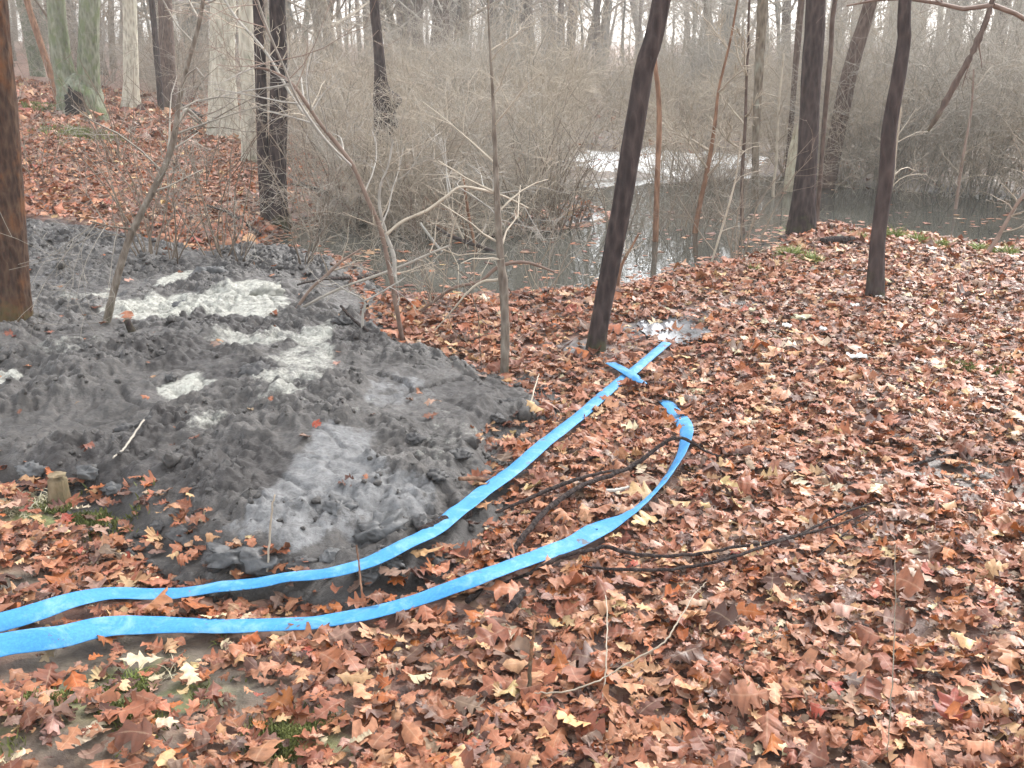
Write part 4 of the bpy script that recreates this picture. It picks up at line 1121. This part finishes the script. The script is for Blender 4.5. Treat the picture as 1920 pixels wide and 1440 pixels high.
stick("fallen_stick", [(640, 600, 5), (665, 618, 6), (690, 640, 5)], B_STICK, "dark stick on the mud beside the tiny forked seedling", "stick", .03)
stick("fallen_stick", [(860, 917, 8), (895, 920, 9), (920, 918, 6)], B_ORANGE, "short reddish stick on the mud behind the upper hose", "stick", .02)
stick("fallen_log", [(790, 1010, 22), (830, 992, 26), (880, 970, 18)], B_STICK, "black rotten log half buried in mud under the upper hose", "log", .0)
stick("fallen_stick", [(1530, 1060, 3), (1590, 1010, 3), (1640, 975, 3)], B_STICK, "hair-thin dark twig parallel to the forked branch's tip", "stick", .03)
stick("dry_stalk", [(503, 1098, 4, 0), (512, 1060, 4, .12), (524, 1030, 3, .2)], TW_TAN, "thin dry stalk standing at the heap's foot just behind the upper hose", "stalk")
stick("dry_stalk", [(680, 1130, 3.6, 0), (676, 1105, 3.6, .07), (672, 1085, 3.0, .12)], B_ORANGE, "orange broken stalk standing between the two hoses", "stalk")
stick("dry_stalk", [(1662, 1430, 2, 0), (1660, 1360, 2, .14), (1655, 1280, 2, .26), (1648, 1225, 1.5, .34)], B_OLIVE, "thin greenish stalk standing in the leaves at lower right", "stalk")
stick("dry_stalk", [(990, 1330, 7.8, 0), (994, 1295, 7.2, .08), (1002, 1250, 5.4, .14)], B_RED, "stubby brown stalk standing in the centre foreground leaves", "stalk")

# arching dead branches over the pond
def arch(keys, mat, label, twigs=8, Ystart=None, dY=0.0):
    b = hit(keys[0][0], keys[0][1]) if Ystart is None else ray_at(keys[0][0], keys[0][1], Ystart)
    pts = np.array([ray_at(u, v, b[1] + dY * i / (len(keys) - 1)) for i, (u, v, w) in enumerate(keys)])
    rad = np.array([px2m(w, p) / 2 for (u, v, w), p in zip(keys, pts)])
    n = len(keys) * 6; C = catmull(np.column_stack([pts, rad]), n)
    root = empty("arching_branch", b, label, "branch")
    tb = Tubes(); tb.add(C[:, :3] - b, np.maximum(C[:, 3], .0015), 7); link("limb", tb.mesh("limb"), mat, root)
    tb = Tubes()
    for k in range(twigs):
        i = int(RNG.uniform(.15, .98) * (n - 1)); td = unit(C[min(i + 1, n - 1), :3] - C[i - 1, :3]); sdv = unit(np.cross(td, rvec()))
        grow(tb, C[i, :3] - b, td * .5 + sdv, RNG.uniform(.15, .5), .004, 2, 4, 5, .05, .35, (3, 2), .0012)
    link("twig", tb.mesh("twig"), TW_TAN, root)
arch([(1072, 545, 9), (1040, 525, 9), (1005, 500, 9), (965, 488, 8), (900, 462, 8), (850, 445, 7), (815, 425, 5)], TW_DARK, "dark dead branch arching left over the pond from the near shore", 9)
arch([(760, 600, 5), (800, 575, 5), (850, 540, 6), (900, 528, 6), (935, 500, 7), (985, 492, 6), (1040, 510, 4)], TW_RED, "reddish bent branch crossing in front of the upright sapling", 6)
arch([(560, 580, 5), (640, 540, 5), (740, 505, 6), (820, 470, 5), (845, 460, 4)], TW_GREY, "grey branch slanting up right across the pond's left end", 8)
arch([(545, 345, 4), (600, 355, 5), (660, 390, 5), (700, 420, 5), (720, 445, 4)], TW_DARK, "dark branch slanting down right above the leafy shore", 7, hit(700, 440)[1])
arch([(1330, 505, 4), (1350, 440, 4), (1365, 390, 4), (1380, 330, 3), (1390, 250, 2)], TW_TAN, "thin tan whip between the crooked sapling and the olive tree", 6)
arch([(640, 300, 4), (560, 200, 5), (500, 100, 5), (440, 30, 5), (400, -40, 5)], TW_PALE, "long pale bough reaching up left in front of the twin stems", 12, 6.2)

# ------------------------------------------------------------------ stumps, scraps, grass
def stump(u, v, wpx, hpx, mat, mtop, label, tilt=0.0, seed=0):
    b = hit(u, v); b[2] = top_z(b[0], b[1]); r, h = px2m(wpx, b) / 2, px2m(hpx, b)
    root = empty("stump", b, label, "stump")
    me, P, R = trunk_mesh("trunk", np.array([(0, 0, -.08), (0, 0, 0), (tilt * h * .5, 0, h * .5), (tilt * h, 0, h)]), np.array([r * 1.15, r * 1.1, r, r * .95]), 18, .3, seed, .12, step=.02)
    link("bark", me, mat, root)
    t = link("cut_face", disc_mesh("cut_face", (tilt * h, 0), r * .9, r * .9, h + r * .52, 24, seed), mtop, root)
    return root
stump(112, 940, 36, 50, B_CUT, B_CUT, "sawn tan stump standing at the heap's left edge above the dry grass", .05, 3)
stump(248, 618, 13, 26, B_DARK, B_BROWN, "small dark broken stub standing in the mud beside the leaning sapling", -.3, 4)

def scrap(u, v, wpx, hgt, mat, label, name="white_scrap", cat="litter", seed=0):
    p = hit(u, v); s = px2m(wpx, p) / 2
    n, m_ = 12, 6
    A, B_ = np.meshgrid(np.linspace(-1, 1, n), np.linspace(-1, 1, m_), indexing='ij')
    z = .35 * perlin(A * 1.5 + seed, B_ * 1.5, seed) * s
    r = 1 + .25 * perlin(A * 2 + seed, B_ * 2, seed + 1)
    top = np.stack([A * s * r, B_ * s * hgt * r * np.sqrt(np.maximum(1 - .5 * A * A, .1)), z + .008], -1).reshape(-1, 3)
    bot = top - np.array([0, 0, .008]); q = grid_quads(n, m_)
    V = np.concatenate([top, bot]); Q = np.concatenate([q, q[:, ::-1] + n * m_])
    i = np.arange(n * m_).reshape(n, m_); ed = np.concatenate([i[:, 0], i[-1, 1:], i[-2::-1, -1], i[0, -2:0:-1]]); ed2 = np.roll(ed, -1)
    Q = np.concatenate([Q, np.stack([ed, ed2, ed2 + n * m_, ed + n * m_], -1)])
    o = link(name, mesh_np(name, V, Q), mat); o.location = (p[0], p[1], p[2] + .035); o.rotation_euler = (.1, .05, random.uniform(-.4, .4))
    return tag(o, label, cat)
scrap(1605, 681, 40, .35, M_WHITE, "flat white scrap lying on the leaves in the middle right", seed=2)
scrap(1475, 622, 18, .6, M_WHITE, "small white scrap on the leaves below the crooked tree's left side", seed=4)
scrap(1505, 606, 44, .4, M_STRAW, "cream flake of wood on the leaves next to the small white scrap", "wood_chip", "wood chip", 6)
scrap(1545, 628, 18, .6, M_WHITE, "second small white scrap, right of the cream flake", seed=7)
scrap(1601, 583, 16, .6, M_WHITE, "white scrap lying left of the crooked dark tree's foot", seed=8)
scrap(1646, 566, 12, .6, M_WHITE, "tiny white scrap touching the crooked dark tree's foot", seed=9)
scrap(1745, 474, 18, .5, M_WHITE, "white scrap by the green grass at the right shore", seed=10)
scrap(1405, 590, 22, .5, M_STRAW, "cream flake of wood near the muddy hollow", "wood_chip", "wood chip", 11)
scrap(1045, 382, 16, .5, M_WHITE, "white scrap on the leafy islet in the pond", seed=12)

def tuft(u, v, wpx, hpx, n, mat, label, name="grass_tuft", cat="grass tuft", flop=1.0):
    p = hit(u, v); w, h = px2m(wpx, p) / 2, px2m(hpx, p) * (1.0 if v > 900 else 1.5) + (0 if v > 900 else .02)
    if v < 600: n = int(n * 1.8)
    V, Q = [], []
    for k in range(n):
        a = RNG.uniform(0, 6.28); r = w * .55 * math.sqrt(RNG.uniform()); b = np.array([math.cos(a) * r, math.sin(a) * r, 0])
        b[2] = top_z(p[0] + b[0], p[1] + b[1]) - p[2] - .005
        d = unit(np.array([RNG.normal() * flop * .6, RNG.normal() * flop * .6, 1.0])); L = h * RNG.uniform(.5, 1.3); bw = RNG.uniform(.0012, .0024) * max(1, depth(p) * .36)
        sdv = unit(np.cross(d, rvec())); q_ = b.copy(); i0 = len(V)
        for j in range(5):
            ww = bw * (1 - (j / 4.0) ** 1.5 * .95)
            V += [q_ - sdv * ww, q_ + sdv * ww]
            q_ = q_ + d * L / 4; d = unit(d + np.array([d[0] * .35, d[1] * .35, -.28 * flop]))
        for j in range(4): Q.append([i0 + 2 * j, i0 + 2 * j + 1, i0 + 2 * j + 3, i0 + 2 * j + 2])
    o = link(name, mesh_np(name, np.array(V), np.array(Q)), mat); o.location = p
    return tag(o, label, cat, "grass tufts")
tuft(250, 1283, 90, 45, 60, M_GRASS, "green grass tuft in the bare soil of the left foreground")
tuft(318, 1268, 70, 48, 22, M_STRAW, "bleached white grass tuft beside the green one in the left foreground", flop=1.3)
tuft(418, 1205, 40, 35, 14, M_GRASS, "sparse green blades just below the lower hose")
tuft(295, 1322, 40, 22, 18, M_GRASS, "small green tuft below the bleached tuft")
tuft(60, 948, 180, 34, 260, M_STRAW, "patch of dry straw-coloured grass left of the sawn stump", flop=1.5)
tuft(1480, 482, 60, 16, 160, M_GRASS, "green grass tuft on the leaves below the stoutest trunk, left one")
tuft(1520, 492, 44, 14, 120, M_GRASS, "green grass tuft on the leaves below the stoutest trunk, right one")
tuft(1413, 510, 26, 10, 60, M_GRASS, "small green grass tuft at the shore left of the other tufts")
tuft(1495, 440, 60, 16, 120, M_GRASS, "green grass around the foot of the stoutest trunk")
tuft(1675, 448, 50, 18, 110, M_GRASS, "green grass tuft at the shore right of the crooked dark tree")
tuft(1720, 455, 40, 14, 90, M_GRASS, "green grass tuft at the right shore, left of the white scrap")
tuft(1770, 466, 60, 14, 110, M_GRASS, "green grass tuft at the right shore, right of the white scrap")
tuft(1835, 472, 46, 14, 100, M_GRASS, "green grass tuft at the right shore under the bending sapling")
tuft(1885, 480, 60, 16, 120, M_GRASS, "green grass tuft at the shore beside the right frame edge")
tuft(1610, 449, 34, 10, 60, M_GRASS, "green grass tuft at the shore left of the crooked dark tree")
tuft(1765, 945, 90, 26, 120, M_STRAW, "dry straw-coloured grass clump on the leaves at the right", flop=1.6)

# moss: a low pile of tiny blades on the bare soil
V, Q = [], []
for (u, v, ru, rv, a) in [(140, 975, 100, 30, 1), (240, 1320, 120, 40, 1), (560, 1385, 80, 40, 1), (160, 258, 55, 9, 1), (45, 207, 30, 10, 1), (20, 1330, 80, 40, 1), (1840, 695, 40, 9, .6)]:
    c = hit(u, v); rx = px2m(ru, c); ry = abs(hit(u, v - rv)[1] - hit(u, v + rv)[1]) / 2
    sc = max(1.0, depth(c) / 3)
    for k in range(3200):
        x, y = c[0] + RNG.normal() * rx * .5, c[1] + RNG.normal() * ry * .5
        if perlin(x * 6, y * 6, 77) < -0.05: continue
        z = top_z(x, y); hh = RNG.uniform(.008, .022) * sc; ww = .0034 * sc; an = RNG.uniform(0, 6.28)
        dx, dy = math.cos(an) * ww, math.sin(an) * ww; tx, ty = RNG.normal() * .5 * hh, RNG.normal() * .5 * hh
        i0 = len(V); V += [(x - dx, y - dy, z - .004), (x + dx, y + dy, z - .004), (x + tx + dx * .3, y + ty + dy * .3, z + hh), (x + tx - dx * .3, y + ty - dy * .3, z + hh)]
        Q.append([i0, i0 + 1, i0 + 2, i0 + 3])
moss = link("moss", mesh_np("moss", np.array(V), np.array(Q)), M_MOSS); moss["kind"] = "stuff"
tag(moss, "low green moss on bare soil at the left", "moss")

# ------------------------------------------------------------------ leaf litter
def leaf_proto(kind, ns, seed):
    """stations along the midrib: left margin, midrib, right margin; length 1"""
    r = np.random.default_rng(seed)
    t = np.linspace(0, 1, ns)
    if kind == "red_oak":          # deep pointed lobes
        env = np.sin(np.pi * np.clip(t, 0, 1) ** 0.8) ** 0.7 * 0.34
        lob = np.abs(((t * 3.6 + 0.1) % 1.0) * 2 - 1); w = env * (0.22 + 0.95 * lob)
        fwd = 0.10 * lob
    elif kind == "white_oak":      # rounded lobes
        env = np.sin(np.pi * np.clip(t, 0, 1) ** 1.1) ** 0.7 * 0.28
        lob = 0.5 + 0.5 * np.cos(t * 2 * math.pi * 4); w = env * (0.35 + 0.75 * lob); fwd = 0.06 * lob
    elif kind == "maple":
        env = np.sin(np.pi * np.clip(t, 0, 1) ** 0.62) ** 0.8 * 0.40
        lob = np.abs(((t * 2.4 + 0.55) % 1.0) * 2 - 1); w = env * (0.4 + 0.75 * lob); fwd = 0.14 * lob * (t > 0.2)
    elif kind == "torn":           # ragged fragment
        w = 0.3 * np.sin(np.pi * t ** r.uniform(0.6, 1.5)) ** 0.6 * r.uniform(0.4, 1.2, ns); fwd = 0.05 * r.normal(size=ns)
    else:                          # plain oval
        w = np.sin(np.pi * t ** 0.9) ** 0.9 * 0.24; fwd = np.zeros(ns)
    w = w.copy(); w[0] = 0.012; w[-1] = 0.004
    wl_, wr_ = w * r.uniform(0.85, 1.1, ns), w * r.uniform(0.85, 1.1, ns)
    curl, cup, tw = r.normal() * 0.8, r.normal() * 0.35 + 0.15, r.normal() * 0.7
    th = (t - 0.5) * curl
    xm = np.cumsum(np.cos(th)) / ns; zm = np.cumsum(np.sin(th)) / ns
    xm -= xm.mean(); zm -= zm.min()
    V = np.zeros((ns, 3, 3)); side = np.zeros((ns, 3))
    for c, (sg, ww) in enumerate(((1, wl_), (0, 0 * wl_), (-1, wr_))):
        y = sg * ww; rise = cup * np.abs(y) + 0.10 * r.normal(size=ns) * np.abs(y) * 2 + 0.9 * np.abs(y) ** 2 * r.uniform(-1.5, 2.5)
        ang = tw * (t - 0.5)
        V[:, c, 0] = xm + fwd * (sg != 0) * np.cos(th); V[:, c, 1] = y * np.cos(ang) - rise * np.sin(ang); V[:, c, 2] = zm + y * np.sin(ang) + rise * np.cos(ang)
        side[:, c] = abs(sg)
    V[:, :, 2] -= V[:, :, 2].min()
    q = []
    for i in range(ns - 1):
        for c in range(2): q.append([i * 3 + c, i * 3 + c + 1, (i + 1) * 3 + c + 1, (i + 1) * 3 + c])
    return V.reshape(-1, 3), np.array(q), side.reshape(-1)
KINDS = ["red_oak", "white_oak", "red_oak", "white_oak", "oval", "maple", "torn", "torn"]
PROTO_HI = [leaf_proto(KINDS[i % 8], 15, 200 + i) for i in range(40)]
PROTO_MID = [leaf_proto(KINDS[i % 8], 11, 400 + i) for i in range(40)]
PROTO_LO = [leaf_proto(KINDS[i % 8], 7, 300 + i) for i in range(24)]
PALW = np.array([w for w, _ in PAL], float); PALW /= PALW.sum(); PALC = np.array([c for _, c in PAL]) * np.array([1.14, 1.05, 0.90])

def with_r(c, Hk): return np.column_stack([c[:, :2], Hk[:, 3] * 0.5 * np.cos(Hk[:, 4]) + 0.003])
hose_pts = np.concatenate([with_r(hc1, H1), with_r(hc2, H2)[:int(len(hc2) * 0.84)], with_r(hc2, H2)[int(len(hc2) * 0.90):]])
def scatter(y0, y1, dens, size, margin, lo):
    ymid = np.arange(y0, y1, 0.25)
    out = []
    n_tot = 0
    for y in ymid:
        hw = y * 0.56 * 1.06 + margin
        n_tot = RNG.poisson(dens * 0.25 * 2 * hw)
        out.append(np.stack([RNG.uniform(-hw, hw, n_tot), RNG.uniform(y, y + 0.25, n_tot)], 1))
    P = np.concatenate(out)
    x, y = P[:, 0], P[:, 1]
    d_p = sdf_poly(POND, x, y) + 0.18 * fbm(x * 1.1, y * 1.1, 3, 21); d_i = sdf_poly(ISLE, x, y); d_m = mud_sd(x, y)
    pr = np.ones(len(x))
    pr = np.where((d_p > -0.25) & (d_i < -0.05), np.where(d_p < 0.15, 0.3, 0.035), pr)
    pr = np.where(d_m > -0.03, np.where(d_m < 0.12, 0.35, 0.006), pr)
    pr *= 1 - 0.74 * np.clip(blob(BARES, x, y), 0, 1)
    pr *= 1 - 0.9 * np.clip(blob(WETS, x, y), 0, 1)
    pr = np.where((y > 10.5) & (x / y > -0.17), pr * 0.05, pr)
    pr *= 0.72 + 0.45 * sstep(-0.5, 0.5, fbm(x * 1.4, y * 1.4, 3, 88))
    if y0 < 8:
        md2 = np.full(len(x), 9.0)
        for i in range(0, len(hose_pts), 1):
            md2 = np.minimum(md2, np.hypot(x - hose_pts[i, 0], y - hose_pts[i, 1]) - hose_pts[i, 2])
        pr = np.where(md2 < 0, 0.04, np.where(md2 < 0.015, pr * .8, pr))
    pr = np.where(np.abs(x) > y * 0.56 + 0.7, pr * 0.4, pr)
    k = RNG.uniform(0, 1, len(x)) < pr
    x, y = x[k], y[k]
    z = np.maximum(surf(x, y), WATER_Z + 0.004)
    return x, y, z
LV, LQ, LC, LS = [], [], [], []
voff = 0
def emit(x, y, z, size, protos, flat_tilt, lift):
    global voff
    n = len(x)
    pid = RNG.integers(0, len(protos), n)
    for k, (pv, pq, ps_) in enumerate(protos):
        sel = np.where(pid == k)[0]; m_ = len(sel)
        if m_ == 0: continue
        s = size * np.clip(np.exp(RNG.normal(size=m_) * 0.42 - 0.04), 0.35, 2.3); a = RNG.uniform(0, 2 * math.pi, m_)
        tx, ty = RNG.normal(size=m_) * flat_tilt, RNG.normal(size=m_) * flat_tilt
        v = pv[None] * s[:, None, None]
        flip = np.where(RNG.uniform(size=m_) < 0.35, -1.0, 1.0)
        v = v * np.stack([np.ones(m_), np.ones(m_), flip], 1)[:, None, :]
        v[:, :, 2] -= v[:, :, 2].min(axis=1, keepdims=True)
        cx, sx_ = np.cos(tx)[:, None], np.sin(tx)[:, None]; cy, sy_ = np.cos(ty)[:, None], np.sin(ty)[:, None]
        X, Y, Z = v[:, :, 0], v[:, :, 1], v[:, :, 2]
        Y, Z = Y * cx - Z * sx_, Y * sx_ + Z * cx
        X, Z = X * cy + Z * sy_, -X * sy_ + Z * cy
        ca, sa = np.cos(a)[:, None], np.sin(a)[:, None]
        X, Y = X * ca - Y * sa, X * sa + Y * ca
        Z = Z + (z[sel] + RNG.uniform(0.0, lift, m_) - 0.004)[:, None]
        V = np.stack([X + x[sel][:, None], Y + y[sel][:, None], Z], -1)
        nv = pv.shape[0]
        LV.append(V.reshape(-1, 3)); LQ.append((pq[None] + (voff + np.arange(m_) * nv)[:, None, None]).reshape(-1, 4))
        ci = RNG.choice(len(PALC), m_, p=PALW); col = PALC[ci] * RNG.uniform(0.7, 1.2, (m_, 1)) * RNG.uniform(0.93, 1.07, (m_, 3))
        LC.append(np.repeat(np.concatenate([col, np.ones((m_, 1))], 1), nv, 0)); LS.append(np.tile(ps_, m_)); voff += m_ * nv
for (y0, y1, dens, size, mg, protos, tilt, lift) in ((1.3, 4.5, 2250, .052, 2.6, PROTO_HI, .16, .030), (4.5, 8.0, 1500, .055, 2.6, PROTO_MID, .18, .030), (8.0, 15.0, 600, .072, 2.6, PROTO_LO, .26, .035), (15.0, 30.0, 70, .16, 2.0, PROTO_LO, .32, .045)):
    x, y, z = scatter(y0, y1, dens, size, mg, False)
    wet = z < WATER_Z + 0.006
    emit(x[~wet], y[~wet], z[~wet], size, protos, tilt, lift)
    if wet.any(): emit(x[wet], y[wet], z[wet], size, [(pv_ * np.array([1, 1, .12]), pq_, ps2_) for pv_, pq_, ps2_ in protos], 0.02, .003)
lm = mesh_np("leaf_litter", np.concatenate(LV), np.concatenate(LQ))
set_color(lm, "leaf_color", np.concatenate(LC)); set_float(lm, "leaf_side", np.concatenate(LS))
leaves = link("leaf_litter", lm, M_LEAF); leaves["kind"] = "stuff"
tag(leaves, "carpet of wet fallen brown oak and maple leaves", "leaves")

# ------------------------------------------------------------------ damp air
hz = NT("damp_air")
hz.n.remove(hz.b)
pv_ = hz.new("ShaderNodeVolumePrincipled")
pv_.inputs['Color'].default_value = (0.95, 0.96, 0.93, 1); pv_.inputs['Density'].default_value = 0.0021
hz.l.new(pv_.outputs[0], hz.out.inputs['Volume'])
x0, x1, y0, y1, z0, z1 = -440.0, 440.0, -70.0, 560.0, -2.0, 34.0
hv = [(x, y, z) for x in (x0, x1) for y in (y0, y1) for z in (z0, z1)]
hf_ = [(0, 1, 3, 2), (4, 6, 7, 5), (0, 4, 5, 1), (2, 3, 7, 6), (0, 2, 6, 4), (1, 5, 7, 3)]
haze = link("haze", mesh_np("haze", np.array(hv), np.array(hf_), False), hz.m); haze["kind"] = "stuff"
tag(haze, "pale damp air in the woods", "haze")
